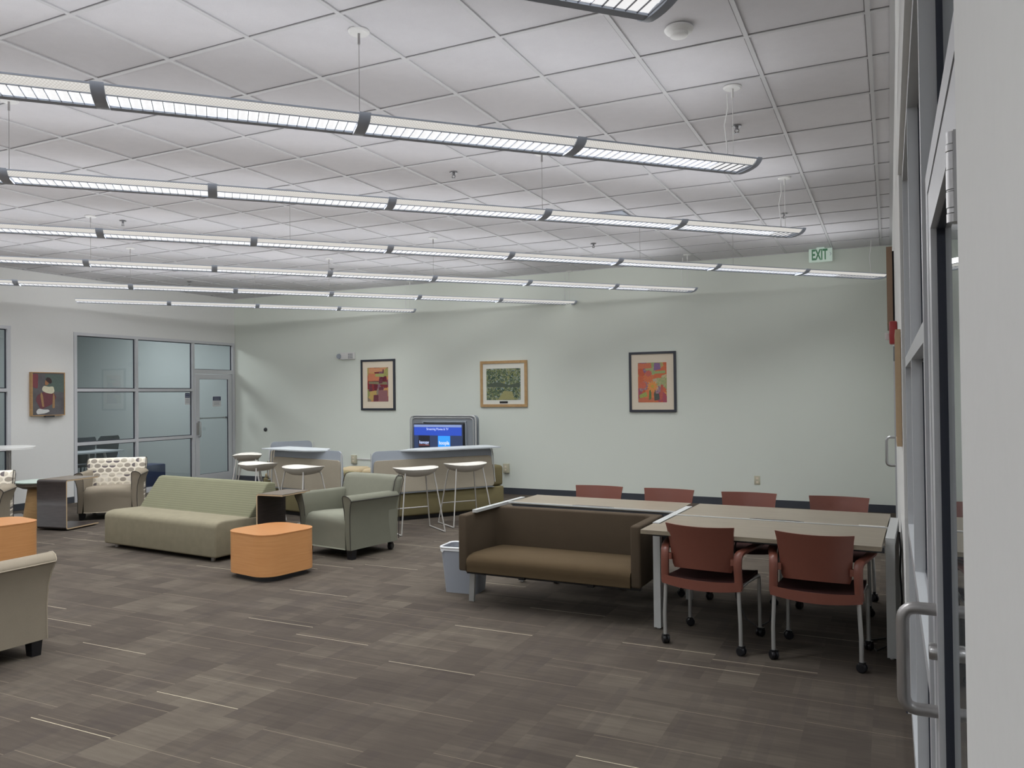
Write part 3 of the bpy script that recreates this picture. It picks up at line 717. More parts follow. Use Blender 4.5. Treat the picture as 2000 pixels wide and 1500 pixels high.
bm = BM(); box(bm, -.085, -.054, -.02, .02, -.05, .0, .004); obj('strobe', bm, 'wplastic', o)
bm = BM(); box(bm, XR - .02, XR - .0005, 8.9, 9.0, 1.95, 2.1, .003); tag(obj('thermostat', bm, 'tvgrey'), 'small grey thermostat on the far part of the right wall', 'thermostat')

# ================================================================== FURNITURE
def castor(bm, x, y, r=.028, ax='x', w=.045, ang=0):
    b = bmesh.new()
    for s in (-1, 1): lathe(b, [(.001, s * w / 2), (r * .8, s * w / 2), (r, s * w * .36), (r, s * .006), (.001, s * .006)], 16, 0, r, 'x')
    lathe(b, [(.001, .02 + r), (.011, .02 + r), (.011, 2 * r + .02), (.001, 2 * r + .02)], 10)
    box(b, -.006, .006, -r * .6, r * .6, r, 2 * r + .004)
    box(b, -w / 2 + .001, w / 2 - .001, -.6 * r, .4 * r, 1.5 * r, 2.06 * r)
    merge(bm, b, Matrix.Translation((x, y, 0)) @ Matrix.Rotation(ang, 4, 'Z'))
# ---------------- armchair
def make_armchair(label, loc, rz, m_seat, m_arm, m_back, pipe='pipe', group='club armchairs with flared arms'):
    o = thing('armchair', label, 'armchair', loc, rz, group)
    for s in (-1, 1):
        # arm cross-section in x,z (outer side first), swept along y
        prof = [(.318, .10), (.372, .10), (.366, .30), (.372, .44), (.390, .53), (.412, .585), (.418, .602), (.412, .618), (.39, .640), (.35, .655), (.318, .650), (.300, .628), (.298, .50), (.298, .40), (.30, .25)]
        bm = BM(); rings = []
        N = 14
        for i in range(N + 1):
            t = i / N; ring = []
            for x, z in prof:
                fr = -.365 - (.045 * max(0, (z - .30) / .35) ** 2.2)
                y = fr + (.30 - fr) * t
                zz = z - (.012 * t if z > .5 else 0)
                ring.append((s * x, y, zz))
            rings.append(ring)
        loft(bm, rings); 
        obj('arm', bm, m_arm, o, 45)
        bm = BM()
        tube(bm, [(s * (x + .001), -.3665 - (.045 * max(0, (z - .30) / .35) ** 2.2), z) for x, z in prof[1:14]], .0045, 6)
        obj('piping', bm, pipe, o); bm = BM()
        tube(bm, [(s * .4185, -.40 + .70 * i / 8, .600 - .012 * i / 8) for i in range(9)], .0045, 6)
        obj('piping', bm, pipe, o)
    bm = BM(); rings = []
    for y, zt, zb in ((-.355, .30, .11), (-.368, .36, .10), (-.365, .40, .10), (-.34, .43, .10), (-.29, .445, .10), (-.1, .44, .10), (.12, .425, .10), (.24, .42, .10)):
        rings.append([(-.298, y, zb), (.298, y, zb), (.298, y, zt - .03), (.28, y, zt - .005), (0, y, zt + .008), (-.28, y, zt - .005), (-.298, y, zt - .03)])
    loft(bm, rings); obj('seat', bm, m_seat, o, 50)
    bm = BM(); rings = []
    for z, y0, y1, w in ((.10, .20, .335, .372), (.42, .17, .35, .372), (.60, .215, .375, .376), (.66, .235, .39, .384), (.74, .262, .41, .386), (.775, .28, .412, .384), (.79, .31, .405, .37)):
        rings.append([(x, y + .012 * math.cos(x / w * PI / 2) * (1 if y == y0 else 0) * -1, z + (.012 * math.cos(x / w * 1.5) if z > .7 else 0)) for x, y in
                      [(-w, y1 - .02), (-w, y0 + .02), (-w + .02, y0)] + [(-w + .02 + (2 * w - .04) * k / 6, y0) for k in range(1, 6)] + [(w - .02, y0), (w, y0 + .02), (w, y1 - .02), (w - .02, y1), (-w + .02, y1)]])
    loft(bm, rings); obj('backrest', bm, m_back, o, 50)
    for s in (-1, 1):
        bm = BM(); tube(bm, [(s * .386, .245, .64), (s * .388, .268, .74), (s * .385, .30, .785), (s * .376, .33, .795), (s * .38, .40, .785), (s * .386, .405, .74), (s * .378, .37, .6), (s * .374, .345, .42), (s * .374, .335, .12)], .0045, 6); obj('piping', bm, pipe, o)
    for s in (-1, 1):
        bm = BM(); loft(bm, [[(s * .325 + a * k, -.305 + b * k, z) for a, b in ((-.04, -.035), (.04, -.035), (.04, .035), (-.04, .035))] for z, k in ((0, .8), (.10, 1.0))]); obj('front_foot', bm, 'castor', o)
        bm = BM(); castor(bm, s * .30, .29, .038, w=.05, ang=.3 * s); box(bm, s * .30 - .03, s * .30 + .03, .26, .32, .09, .101); obj('rear_castor', bm, 'castor', o)
    return o
make_armchair('sage green armchair between the honey coffee table and the bar stools', (-5.215, 6.86, 0), R(-9), 'sage', 'sagearm', 'sage')
make_armchair('taupe armchair with oval patterned back beside the glass front', (-9.93, 7.62, 0), R(42), 'beige', 'beige', 'oval')
make_armchair('taupe armchair with patterned back cut off by the left edge of the picture', (-9.70, 5.56, 0), R(47), 'beige', 'beige', 'oval')
make_armchair('taupe armchair nearest the viewer at the lower left, seen from its side', (-5.37, 2.99, 0), R(176), 'beige', 'beige', 'beige', pipe='beigetop')

# ---------------- green bench
o = thing('lounge_bench', 'long low olive bench with a slanted ribbed sage back', 'bench', (-7.02, 5.90, 0), R(-4.8))
bm = BM(); hw = .925
def yzprism(bm, pts, x0, x1, bev):
    prism(bm, pts, x0, x1, 'x', bev)
yzprism(bm, [(0, .045), (.0, .36), (.03, .395), (.10, .41), (.62, .395), (.83, .38), (.83, .045)], -hw, hw, .022)
obj('seat', bm, 'olive', o, 40)
bm = BM(); prism(bm, [(.42, .385), (.68, .725), (.72, .735), (.80, .725), (.84, .38)], -hw + .005, hw - .005, 'x', .018); obj('backrest', bm, 'stripe', o, 40)
bm = BM(); 
for x in (-.8, .8):
    for y in (.08, .85): lathe(bm, [(.001, 0), (.025, 0), (.025, .05), (.001, .05)], 12, x, y)
obj('foot', bm, 'steel', o)

# ---------------- honey rounded tables
def honey(label, loc, rz, w=.62):
    o = thing('coffee_table', label, 'table', loc, rz, 'honey wood drum tables')
    bm = BM(); prism(bm, rrect(w - .1, w - .1, .12, 8), 0, .055); obj('plinth', bm, 'dgrey', o)
    bm = BM(); prism(bm, rrect(w, w, .17, 12), .05, .415); obj('body', bm, 'orange', o)
    bm = BM(); prism(bm, rrect(w + .004, w + .004, .172, 12), .412, .424); obj('tabletop', bm, 'orangetop', o)
    return o
honey('honey wood rounded coffee table in front of the olive bench', (-5.24, 5.69, 0), R(-10))
honey('honey wood rounded coffee table cut off by the left edge of the picture', (-8.15, 4.92, 0), R(-10))

# ---------------- C shaped side tables
def ctable(label, loc, rz, depth=.40, width=.46, h=.62, base=True):
    """vertical panel in plane y=0 (local), top and base run to +y; width along x"""
    o = thing('side_table', label, 'table', loc, rz, 'C shaped side tables')
    t = .016
    def sheet(t0, t1, w):
        c = fillet([(0, depth, h), (0, 0, h), (0, 0, 0), (0, depth, 0)], .035, 6)
        P = [(p.y, p.z) for p in c]; A, B = [], []
        for i, p in enumerate(P):
            q0, q1 = P[max(0, i - 1)], P[min(len(P) - 1, i + 1)]; dx, dy = q1[0] - q0[0], q1[1] - q0[1]; l = math.hypot(dx, dy); n = (-dy / l, dx / l)
            A.append((p[0] + n[0] * t0, p[1] + n[1] * t0)); B.append((p[0] + n[0] * t1, p[1] + n[1] * t1))
        bm = BM()
        for i in range(len(P) - 1):
            prism(bm, [A[i], A[i + 1], B[i + 1], B[i]], -w / 2, w / 2, 'x')
        bmesh.ops.remove_doubles(bm, verts=bm.verts, dist=1e-5); return bm
    # note: offset direction +n points inside the C
    for a, b, w, nm, m in ((.001, .015, width, 'edge_band', 'plyedge'), (-.001, .0035, width - .004, 'outer_shell', 'dwood'), (.0125, .0165, width - .004, 'inner_shell', 'dwood')):
        bm = sheet(a, b, w)
        for v in bm.verts: v.co.z += .017
        obj(nm, bm, m, o, 30)
    boxo('top_veneer', 'dwoodtop', o, -width / 2 + .004, width / 2 - .004, .03, depth - .002, h + .0175, h + .0195)
    return o
ctable('dark C shaped side table tucked between the olive bench and the sage armchair', (-5.915, 6.41, 0), R(-88), .34, .44, .64)
ctable('dark C shaped side table standing left of the patterned armchair, panel towards the viewer', (-9.56, 6.46, 0), R(10), .52, .46)

# ---------------- cone pedestal table, standing height table
o = thing('pedestal_table', 'low round table with pale green top on a tan cone pedestal', 'table', (-10.09, 6.66, 0))
bm = BM(); lathe(bm, [(.001, 0), (.21, 0), (.205, .02), (.135, .52), (.001, .52)], 32); obj('pedestal', bm, 'ply', o)
bm = BM(); lathe(bm, [(.001, .50), (.2, .50), (.27, .535), (.27, .575), (.001, .575)], 36); obj('apron', bm, 'dwoodtop', o)
bm = BM(); lathe(bm, [(.001, .575), (.285, .575), (.288, .585), (.285, .59), (.001, .59)], 36); obj('tabletop', bm, flat('pale green laminate', (176, 190, 182), .35), o)
o = thing('standing_table', 'white standing height table on grey posts at the left edge', 'table', (-11.13, 6.90, 0), R(-20))
bm = BM(); pts = [(.42 * math.cos(R(a)) * (1 if math.cos(R(a)) < 0 else 1.15), .32 * math.sin(R(a))) for a in range(0, 360, 12)]; prism(bm, pts, .975, 1.0); obj('tabletop', bm, 'wplastic', o)
bm = BM()
for x in (-.05, .05): tube(bm, [(x, 0, .02), (x, 0, .975)], .022, 12)
obj('post', bm, 'steel', o)
bm = BM(); prism(bm, rrect(.5, .4, .05), 0, .022); obj('base_plate', bm, 'steel', o)

# ---------------- brown settee
o = thing('settee', 'brown high sided settee built against the left desks', 'sofa', (-2.32, 5.36, 0), R(-.8))
hw = .735; D = .60; th = .075; z0, z1 = .285, .722
bm = BM(); prism(bm, [(-hw, 0), (-hw + th, 0), (-hw + th, D - th - .03), (-hw + th + .04, D - th), (hw - th - .04, D - th), (hw - th, D - th - .03), (hw - th, 0), (hw, 0), (hw, D), (-hw, D)], z0, z1, 'z', .016); obj('shell', bm, 'sofa', o, 40)
bm = BM(); rings = []
for y, zt in ((-.005, .33), (-.012, .365), (-.002, .395), (.03, .415), (.1, .425), (.3, .42), (D - th, .405)):
    rings.append([(-hw + th, y, z0), (hw - th, y, z0), (hw - th, y, zt - .012), (hw - th - .05, y, zt), (-hw + th + .05, y, zt), (-hw + th, y, zt - .012)])
loft(bm, rings); obj('seat', bm, 'sofaseat', o, 50)
for x in (-.66,):
    bm = BM(); a = .022
    s = -1 if x < 0 else 1
    loft(bm, [[(x + s * .075 + dx, .21 + dy, 0) for dx, dy in ((-a, -.012), (a, -.012), (a, .012), (-a, .012))], [(x + dx, .10 + dy, .285) for dx, dy in ((-a, -.012), (a, -.012), (a, .012), (-a, .012))]])
    obj('leg', bm, 'whitemetal', o)
for x in (-.2, .35):
    bm = BM(); box(bm, x - .025, x + .025, .02, .05, .255, .285); box(bm, x - .014, x + .014, .015, .02, .262, .278); obj('mounting_bracket', bm, 'black', o)
bm = BM()
for x in (-.5, 0, .5): tube(bm, [(x, .1, .27), (x, .5, .27)], .012, 8)
box(bm, -hw + .03, hw - .03, .08, .12, .25, .286); box(bm, -hw + .03, hw - .03, .46, .50, .25, .286); obj('support_frame', bm, 'black', o)

# ---------------- desks
dk = thing('desk', 'pair of driftwood desks in white frames with the brown settee and red chairs around them', 'desk', (0, 0, 0))
def piv(x, y, a=R(-2.0), px=-1.475, py=5.85):
    c, s = math.cos(a), math.sin(a); x -= px; y -= py; return (px + c * x - s * y, py + s * x + c * y)
def pp(bm, pts, z0, z1): prism(bm, [piv(*p) for p in pts], z0, z1)
zt = .742
bm = BM(); pp(bm, [(-1.49, 5.12), (-.03, 5.12), (-.03, 5.82), (-1.44, 5.82), (-1.44, 5.40), (-1.49, 5.40)], zt - .026, zt); obj('worktop', bm, 'desk', dk)
bm = BM(); pp(bm, [(-1.44, 5.85), (-.03, 5.85), (-.03, 6.50), (-1.44, 6.50)], zt - .026, zt); obj('worktop', bm, 'desk', dk)
bm = BM(); pp(bm, [(-2.92, 5.99), (-1.51, 5.99), (-1.51, 6.50), (-2.92, 6.50)], zt - .026, zt); obj('worktop', bm, 'desk', dk)
for x0, x1, y0 in ((-1.50, -1.45, 5.42), (-.022, .03, 5.42), (-2.985, -2.945, 5.45)):
    bm = BM(); y1 = 6.30; th_ = .05 if x0 > -2 else .019
    pp(bm, [(x0, y0 - .0), (x1, y0), (x1, y1), (x0, y1)], zt - th_, zt + .003); obj('beam', bm, 'whitemetal', dk)
    for yy in ((y0, y1 - .05) if x0 > -2 else (y1 - .05,)):
        bm = BM(); pp(bm, [(x0, yy), (x1, yy), (x1, yy + .05), (x0, yy + .05)], .012, zt - .05); 
        c = piv((x0 + x1) / 2, yy + .025); lathe(bm, [(.001, 0), (.012, 0), (.012, .014), (.001, .014)], 10, *c); obj('leg', bm, 'whitemetal', dk)
bm = BM(); pp(bm, [(-1.45, 5.825), (-.022, 5.825), (-.022, 5.845), (-1.45, 5.845)], zt - .04, zt + .004); pp(bm, [(-2.935, 5.965), (-1.50, 5.965), (-1.50, 5.985), (-2.935, 5.985)], zt - .007, zt + .0035); obj('centre_rail', bm, 'whitemetal', dk)
for x0, x1, y in ((-.92, -.55, 5.862), (-2.36, -2.0, 5.998)):
    bm = BM(); pp(bm, [(x0, y), (x1, y), (x1 - .05, y + .02), (x0 + .05, y + .02)], zt - .002, zt + .0035); obj('cable_slot', bm, 'black', dk)
bm = BM(); pp(bm, [(-.2, 5.827), (-.04, 5.827), (-.04, 5.85), (-.2, 5.85)], zt + .003, zt + .008); obj('rail_clip', bm, 'wplastic', dk)
bm = BM()
pp(bm, [(-1.45, 5.25), (-.02, 5.25), (-.02, 5.31), (-1.45, 5.31)], zt - .06, zt - .026); pp(bm, [(-1.45, 6.30), (-.02, 6.30), (-.02, 6.36), (-1.45, 6.36)], zt - .06, zt - .026)
pp(bm, [(-2.9, 5.972), (-1.52, 5.972), (-1.52, 5.984), (-2.9, 5.984)], .52, zt - .016)
pp(bm, [(-2.93, 6.30), (-1.5, 6.30), (-1.5, 6.36), (-2.93, 6.36)], zt - .06, zt - .026)
pp(bm, [(-1.4, 5.7), (-.06, 5.7), (-.06, 5.95), (-1.4, 5.95)], zt - .14, zt - .13)
obj('cable_tray', bm, 'dgrey', dk)
# cords
bm = BM(); tube(bm, [(-1.02, 5.9, .6), (-1.03, 5.75, .45), (-1.0, 5.72, .2), (-.93, 5.7, .06), (-.85, 5.68, .02), (-.78, 5.75, .05), (-.74, 5.85, .25), (-.73, 5.9, .6)], .005, 6); tag(obj('power_cord', bm, 'black'), 'black power cord looping to the floor under the right desk', 'cord')
bm = BM(); tube(bm, [(.045, 5.9, .70), (.05, 5.8, .6), (.045, 5.85, .45), (.052, 5.7, .3), (.045, 5.8, .12), (.03, 5.75, .012), (-.1, 5.5, .008), (-.16, 5.7, .008), (-.05, 5.8, .008)], .006, 6); tag(obj('power_cord', bm, 'black'), 'black power cord hanging behind the right end leg of the desks', 'cord')

# ---------------- red armchairs on castors (front is +y)
def make_chair(label, loc, rz):
    o = thing('desk_chair', label, 'chair', loc, rz, 'brick red plastic chairs on castors around the desks')
    bm = BM(); rings = []   # backrest : gently wrapped panel
    W = 13
    for z, hw_, y in ((.505, .190, -.262), (.53, .200, -.266), (.60, .206, -.276), (.68, .212, -.292), (.76, .220, -.312), (.795, .226, -.322), (.80, .226, -.323)):
        f, b = [], []
        for k in range(W):
            u = -1 + 2 * k / (W - 1); x = hw_ * u; yy = y + .062 * u * u; zz = z + (.012 * (1 - u * u) if z < .6 else .003 * u * u)
            f.append((x, yy + .006, zz)); b.append((x, yy - .006, zz))
        rings.append(f + b[::-1])
    loft(bm, rings); obj('backrest', bm, 'red', o, 40)
    bm = BM()  # lower rear crossbar with the uprights and armrests in one moulding
    n = 12; rings = []
    for k in range(n + 1):
        u = -1 + 2 * k / n; x = .262 * u; y = -.262 - .03 * (1 - u * u) + .02; dz = .02 * (1 - u * u)
        rings.append([(x, y - .012, .405 - dz), (x, y + .022, .405 - dz), (x, y + .016, .452 - dz * .4), (x, y - .012, .462 - dz * .6)])
    loft(bm, rings)
    for s in (-1, 1):
        P = fillet([(s * .245, -.235, .42), (s * .240, -.245, .56), (s * .242, -.235, .635), (s * .268, -.13, .648), (s * .290, .0, .655), (s * .286, .12, .648)], .05, 5)
        rings = []
        for i, p in enumerate(P):
            q = P[min(i + 1, len(P) - 1)] - P[max(i - 1, 0)]; q.normalize()
            a = Vector((1, 0, 0)); a = (a - q * a.dot(q)).normalized(); b = q.cross(a)
            t = i / (len(P) - 1); wa = .024 + .004 * t; wb = .020 - .008 * t
            rings.append([p + a * wa + b * wb * .5, p + a * wa * .5 + b * wb, p - a * wa * .5 + b * wb, p - a * wa + b * wb * .5, p - a * wa - b * wb * .5, p - a * wa * .5 - b * wb, p + a * wa * .5 - b * wb, p + a * wa - b * wb * .5])
        loft(bm, rings)
    for s in (-1, 1): box(bm, min(s * .195, s * .245), max(s * .195, s * .245), -.245, -.215, .56, .60)
    obj('arm_frame', bm, 'red', o, 40)
    bm = BM(); rings = []
    for y, z, hw_ in ((-.235, .432, .235), (-.2, .438, .24), (0, .43, .245), (.15, .44, .245), (.21, .438, .24), (.24, .42, .232), (.245, .40, .225)):
        rings.append([(x * hw_, y, z + (.012 * abs(x) ** 3) - (.016 if lo else 0)) for x, lo in [(a, 0) for a in (-1, -.8, -.4, 0, .4, .8, 1)] + [(a, 1) for a in (1, .8, .4, 0, -.4, -.8, -1)]])
    loft(bm, rings); obj('seat', bm, 'redseat', o, 50)
    for s in (-1, 1):
        bm = BM(); tube(bm, [(s * .25, -.232, .062), (s * .250, -.236, .20), (s * .24, -.236, .41)], .0125, 12); obj('leg', bm, 'leg', o)
        bm = BM(); tube(bm, fillet([(s * .246, .225, .062), (s * .243, .222, .415), (s * .236, .0, .418), (s * .236, -.22, .41)], .03), .0125, 12); obj('leg', bm, 'leg', o)
    for i, (x, y) in enumerate(((-.25, -.232), (.25, -.232), (-.246, .225), (.246, .225))):
        bm = BM(); castor(bm, x, y + .005, .029, ang=.7 * (i + 1)); obj('castor', bm, 'castor', o)
    return o
ch = make_chair('near red castor chair on the left, facing the right desk', (-1.085, 5.345, 0), R(-7))
CH = [((-.405, 5.31, 0), R(-4), 'near red castor chair on the right, closest to the glass door'),
      ((-2.42, 6.63, 0), R(181), 'far red chair, first from the left behind the desks'),
      ((-1.785, 6.62, 0), R(177), 'far red chair, second from the left behind the desks'),
      ((-1.08, 6.60, 0), R(181), 'far red chair, third from the left, below the cream outlet plate'),
      ((-.39, 6.58, 0), R(178), 'far red chair, rightmost behind the desks by the right wall')]
for l, rz, lab in CH: dup(ch, l, rz, lab)

# ---------------- waste bin
o = thing('waste_bin', 'grey plastic waste bin with white liner left of the brown settee', 'bin', (-3.265, 5.86, 0), R(5))
bm = BM(); a = rrect(.29, .22, .04, 5); b = rrect(.36, .27, .05, 5); n_ = len(a)
rings = [[(x, y, 0) for x, y in a], [(x, y, .375) for x, y in b], [(x * .97, y * .97, .375) for x, y in b], [(x * .97, y * .97, .01) for x, y in a]]
loft(bm, rings); obj('body', bm, 'bin', o, 40)
bm = BM(); tube(bm, [(x * 1.015, y * 1.015, .378) for x, y in b], .008, 8, closed=True); obj('liner_rim', bm, 'liner', o)
bm = BM(); rings = [[(x * 1.03, y * 1.03, z + .012 * math.sin(i * 1.9)) for i, (x, y) in enumerate(b)] for z in (.376, .345)] ; loft(bm, rings, cap=False); obj('liner_fold', bm, 'liner', o, 60)
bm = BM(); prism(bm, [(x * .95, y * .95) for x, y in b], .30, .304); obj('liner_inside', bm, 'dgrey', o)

# ---------------- lounge benches with counter panels
def lounge(label, A, B, side, counter_h=.93, ext0=.0, ext1=.16, stretch=1.0, panel_lo=.385, in_depth=.78, counter=True):
    """A->B outer face line (world). side=+1 : interior lies to the left of A->B"""
    A = Vector((*A, 0)); B = Vector((*B, 0)); d = B - A; L = d.length; ang = math.atan2(d.y, d.x)
    o = thing('counter_bench', label, 'bench', A, ang, 'lounge benches with counters around the television')
    s = side
    def yy(a, b): return (min(s * a, s * b), max(s * a, s * b))
    def bx(bm, x0, x1, a, b, z0, z1, bev=0): y0, y1 = yy(a, b); box(bm, x0, x1, y0, y1, z0, z1, bev, 3)
    bm = BM(); bx(bm, .03 - ext0, L + ext1 - .05, .06, in_depth - .1, 0, .06); obj('plinth', bm, 'black', o)
    bm = BM(); bx(bm, -ext0, L + ext1, .0, in_depth, .055, .365, .025); obj('base', bm, 'olivebase', o)
    bm = BM(); bx(bm, -ext0, L + ext1, .02, .24, .37, .655, .04); obj('backrest', bm, 'olivebase' if side else 'olivebase', o)
    bm = BM(); bx(bm, -ext0 + .02, L + ext1 - .02, .24, in_depth - .01, .36, .43, .025); obj('seat', bm, 'cream', o)
    # outer felt panel with rounded lower corner, then frosted band bending into the counter
    zt = counter_h
    def panelshape(x0, x1, z0, z1, r=.07):
        P = fillet([(x0, 0, z0), (x1, 0, z0), (x1 - .05, 0, z1), (x0 + .03, 0, z1)], r, 6, True); return [(p.x, p.z) for p in P]
    bm = BM(); prism(bm, [(x, z) for x, z in panelshape(.02, L - .01, panel_lo, zt - .12, .05)], *yy(-.035, -.012), axis='y'); obj('felt_panel', bm, 'panel', o, 40)
    bm = BM(); prism(bm, [(x, z) for x, z in panelshape(0, L, panel_lo - .012, zt + .002, .08)], *yy(-.012, .004), axis='y'); obj('frosted_panel', bm, 'frost', o, 40)
    bm = BM(); prism(bm, [(x, z) for x, z in panelshape(.0, L + .0, panel_lo - .02, panel_lo + .0, .005)], *yy(-.03, .0), axis='y'); obj('panel_trim', bm, 'tvgrey', o, 40)
    # counter : wavy sheet, lifted and rounded at the inner end
    if counter:
        bm = BM(); N = 24; rings = []
        for i in range(N + 1):
            u = .20 + .80 * i / N; x = (L + .02) * u; k = min(1, (u - .20) / .22); k = k * k * (3 - 2 * k)
            y0, y1 = -.005 - .17 * k, .01 + .28 * k
            rings.append([(x, s * y0, zt - .014), (x, s * y1, zt - .014), (x, s * y1, zt + .003), (x, s * y0, zt + .003)])
        loft(bm, rings); obj('counter', bm, 'toplam', o, 30)
    for x in (.004, L - .004):
        bm = BM(); tube(bm, [(x if x < .1 else x + .0, s * -.036, panel_lo + .05), (x if x < .1 else x - .03, s * -.036, zt - .1), (x if x < .1 else x - .05, s * -.036, zt - .02)], .009, 8); obj('edge_tube', bm, 'whitemetal', o)
    return o
lounge('counter bench in front of the television with two bar stools at its right side', (-6.07, 8.39), (-5.022, 9.862), +1, ext0=-.22, in_depth=.5)
lounge('counter bench behind the sage armchair and the side table, left of the television', (-6.46, 8.357), (-7.941, 8.664), -1, ext0=-.02, ext1=.05, in_depth=.5)
lounge('far left counter bench near the corner, grey end panel showing above the others', (-8.36, 10.04), (-8.76, 9.42), -1, ext0=-.05, ext1=-.05, counter_h=.95, in_depth=.45, counter=False)
# back cushions of the inner seats seen between the two counters
o = thing('lounge_ottoman', 'pair of tan rounded cushions seen between the two counter benches', 'ottoman', (-6.98, 9.56, 0), R(12))
bm = BM(); box(bm, -.42, .42, -.25, .25, 0, .36, .03, 3); obj('base', bm, 'olivebase', o)
for x in (-.21, .21):
    bm = BM(); box(bm, x - .2, x + .2, -.25, .25, .365, .60, .07, 4); obj('cushion', bm, 'cream', o)

# ---------------- bar stools
def make_stool(label, loc, rz):
    """x = width, +y = towards counter"""
    o = thing('bar_stool', label, 'stool', loc, rz, 'pale wire legged bar stools at the counters')
    bm = BM(); rings = []
    n = 20
    def ring(k, z):
        return [(.275 * k * abs(math.cos(a)) ** .75 * (1 if math.cos(a) >= 0 else -1), .215 * k * abs(math.sin(a)) ** .75 * (1 if math.sin(a) >= 0 else -1), z + .018 * abs(math.cos(a)) ** 2 * k) for a in [2 * PI * (i + .5) / n for i in range(n)]]
    loft(bm, [ring(.30, .668), ring(.58, .678), ring(.82, .705), ring(.97, .748), ring(1.0, .764), ring(.97, .766), ring(.84, .738), ring(.5, .722), ring(.12, .718)])
    obj('seat', bm, 'stoolseat', o, 50)
    bm = BM(); r = .0085
    A = .275; Bq = .25
    for sy, hs in ((-1, .742), (1, .70)):
        tube(bm, fillet([(-A, sy * Bq, .012), (-.18, sy * .135, hs - .0), (.18, sy * .135, hs - .0), (A, sy * Bq, .012)], .035, 5), r, 8)
    obj('leg_frame', bm, 'stoolwire', o)
    for s in (-1, 1):
        bm = BM(); tube(bm, [(s * A, -Bq, .010), (s * A, Bq, .010)], r, 8); obj('floor_runner', bm, 'stoolwire', o)
    bm = BM(); k = .26 / .74; xa = A + (.165 - A) * k; ya = Bq + (.13 - Bq) * k; tube(bm, [(-xa, ya, .26), (xa, ya, .26)], .0075, 8); obj('footrest', bm, 'stoolwire', o)
    bm = BM()
    for x in (-.07, .07): tube(bm, fillet([(x, -.13, .742), (x, -.08, .69), (x, .08, .675), (x, .13, .70)], .03), .005, 6)
    obj('seat_bracket', bm, 'stoolwire', o)
    return o
angR = R(53)
st = make_stool('bar stool at the right counter, the one nearer the sage armchair', (-5.22, 8.15, 0), angR)
dup(st, (-4.93, 8.87, 0), angR, 'bar stool at the right counter, the one nearer the back corner of the settee')
dup(st, (-6.68, 7.82, 0), R(-12), 'bar stool at the left counter directly above the side table')
dup(st, (-7.62, 8.02, 0), R(-14), 'bar stool at the left counter, behind the end of the bench back')
dup(st, (-8.97, 9.22, 0), R(-52), 'bar stool at the far left, closest to the glass door')

# ---------------- television stand
tv = thing('television_stand', 'grey rounded media panel standing behind the counters against the back wall', 'media stand', (-6.54, 11.02, 0))
hw = .615; zt = 1.32
bm = BM(); P = fillet([(-hw, 0, .02), (-hw, 0, zt), (hw, 0, zt), (hw, 0, .02)], .09, 8); tube(bm, P, .012, 10); P2 = fillet([(-hw + .035, .0, .02), (-hw + .035, .0, zt - .035), (hw - .045, .0, zt - .035), (hw - .045, .0, .02)], .07, 8); tube(bm, P2, .007, 8)
obj('frame_tube', bm, 'whitemetal', tv)
bm = BM(); prism(bm, [(p.x, p.z) for p in fillet([(-hw + .015, 0, .02), (-hw + .015, 0, zt - .015), (hw - .015, 0, zt - .015), (hw - .015, 0, .02)], .09, 8)], .01, .06, 'y'); obj('back_panel', bm, 'tvgrey', tv)
bm = BM(); prism(bm, [(p.x, p.z) for p in fillet([(-hw - .005, 0, .02), (-hw - .005, 0, zt + .006), (hw + .005, 0, zt + .006), (hw + .005, 0, .02)], .095, 8)], .06, .10, 'y'); obj('outer_shell', bm, 'tvgrey', tv)
bm = BM(); 
for a in ((-.36, .45, 1.215, 1.228), (-.36, -.345, .6, 1.22), (.435, .45, .6, 1.22), (-.30, .40, 1.175, 1.185)): box(bm, a[0], a[1], -.03, .012, a[2], a[3])
obj('display_bracket', bm, 'frost', tv)
t2 = thing('television', 'television showing a blue streaming screen above the right counter', 'television', (-6.575, 10.96, .918))
sw, sh = .465, .275
bm = BM(); box(bm, -sw, sw, -.02, .03, -sh, sh, .006); obj('bezel', bm, 'black', t2)
boxo('screen', 'scr_dark', t2, -sw + .012, sw - .012, -.0215, -.0195, -sh + .014, sh - .012)
boxo('title_band', 'scr_blue', t2, -sw + .012, sw - .03, -.0225, -.0212, sh - .19, sh - .055)
boxo('status_bar', 'scr_bar', t2, -sw + .012, sw - .03, -.0226, -.0212, sh - .055, sh - .016)
boxo('dark_tile', 'scr_black', t2, -.37, -.155, -.0226, -.0212, -.15, .085)
boxo('blue_tile', 'scr_light', t2, -.0, .225, -.0226, -.0212, -.16, .08)
boxo('underline', 'scr_red', t2, -.36, -.165, -.0235, -.0224, -.075, -.069)
text('title_lettering', 'Streaming Movies & TV', .052, 'scr_txt', t2, (-.01, -.0235, sh - .088), (PI / 2, 0, 0), .83)
text('dark_tile_lettering', 'kanopy', .070, 'scr_txt', t2, (-.2625, -.0235, -.028), (PI / 2, 0, 0), .90, bold=.0012)
text('blue_tile_lettering', 'hoopla', .08, 'scr_txt', t2, (.1125, -.0235, -.034), (PI / 2, 0, 0), .88, bold=.003)

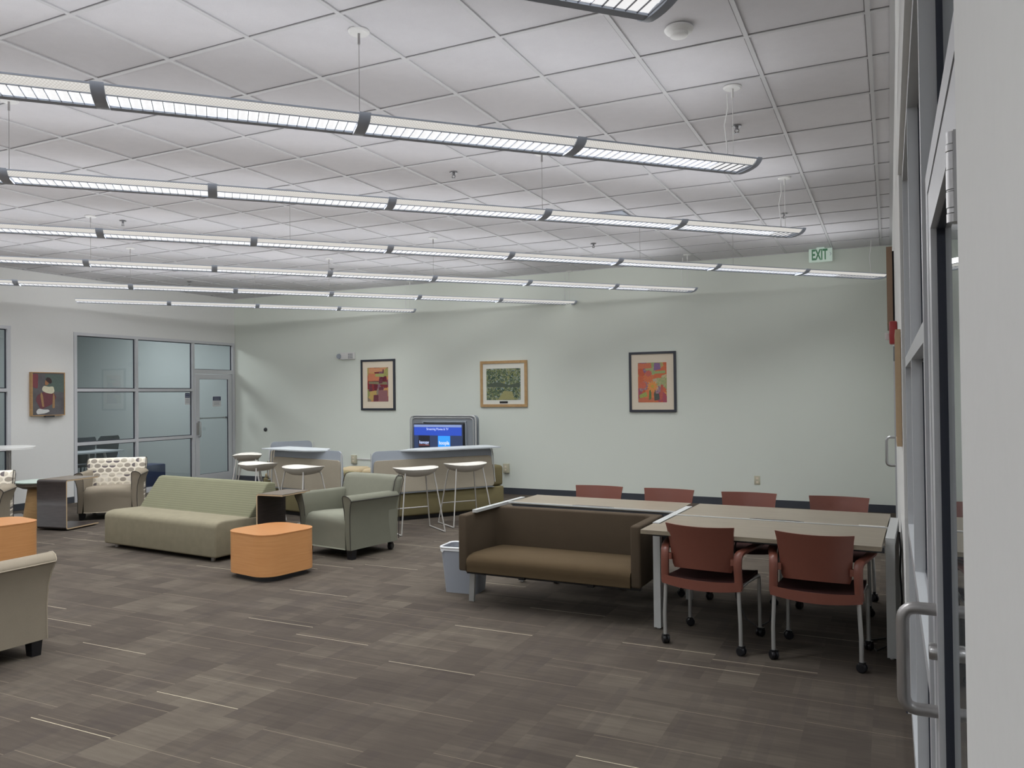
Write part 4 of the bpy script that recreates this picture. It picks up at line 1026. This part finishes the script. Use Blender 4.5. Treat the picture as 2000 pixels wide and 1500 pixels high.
# ---------------- meeting room beyond the left glass
o = thing('meeting_table', 'grey topped meeting table seen through the glass front', 'table', (-12.75, 8.95, 0), R(0))
bm = BM(); box(bm, -.38, .38, -.75, .78, .715, .74); obj('tabletop', bm, 'toplam', o)
for y in (-.6, .62):
    for x in (-.3, .3):
        bm = BM(); tube(bm, [(x, y, .0), (x * .7, y * .8, .715)], .022, 10); obj('leg', bm, 'steel', o)
def mchair(label, loc, rz):
    o = thing('office_chair', label, 'chair', loc, rz, 'dark mesh office chairs behind the glass')
    bm = BM(); rings = []
    for z, hw_, y in ((.50, .19, -.20), (.62, .215, -.235), (.80, .22, -.255), (.92, .21, -.29), (.97, .17, -.31)):
        rings.append([(hw_ * u, y + .05 * u * u, z) for u in (-1, -.5, 0, .5, 1)] + [(hw_ * u, y + .05 * u * u - .02, z) for u in (1, .5, 0, -.5, -1)])
    loft(bm, rings); obj('backrest', bm, 'mesh', o, 50)
    bm = BM(); box(bm, -.24, .24, -.22, .24, .43, .48, .02); obj('seat', bm, 'mesh', o)
    bm = BM()
    for s in (-1, 1): tube(bm, fillet([(s * .22, -.2, .5), (s * .26, -.16, .64), (s * .26, .12, .64)], .05), .014, 8); 
    obj('armrest', bm, 'frost', o)
    bm = BM()
    for s in (-1, 1):
        tube(bm, [(s * .2, -.15, .43), (s * .24, -.25, .06)], .012, 8); tube(bm, [(s * .2, .15, .43), (s * .24, .22, .06)], .012, 8)
        castor(bm, s * .24, -.25, .028); castor(bm, s * .24, .22, .028)
    obj('leg_frame', bm, 'tvgrey', o)
    return o
m1 = mchair('dark mesh office chair behind the glass, nearer the wall strip', (-13.25, 9.42, 0), R(90))
dup(m1, (-13.35, 9.98, 0), R(88), 'dark mesh office chair behind the glass, nearer the middle mullion')
bm = BM(); box(bm, -12.75, -12.35, 10.1, 10.6, .0, .42, .02); tag(obj('storage_box', bm, 'navy'), 'dark low cabinet behind the glass right of the patterned armchair', 'cabinet')
for nm, x, y, w_, l_, e in (('meeting_lamp', -13.7, 9.8, 1.2, 1.2, 66), ('meeting_lamp', -13.7, 5.5, 1.2, 1.2, 46), ('corridor_lamp', 1.4, 3.0, .6, 5, 30)):
    ld = bpy.data.lights.new(nm, 'AREA'); ld.shape = 'RECTANGLE'; ld.size = w_; ld.size_y = l_; ld.energy = e
    lo = bpy.data.objects.new(nm, ld); C.objects.link(lo); lo.location = (x, y, 3.48 if x < 0 else 2.88)
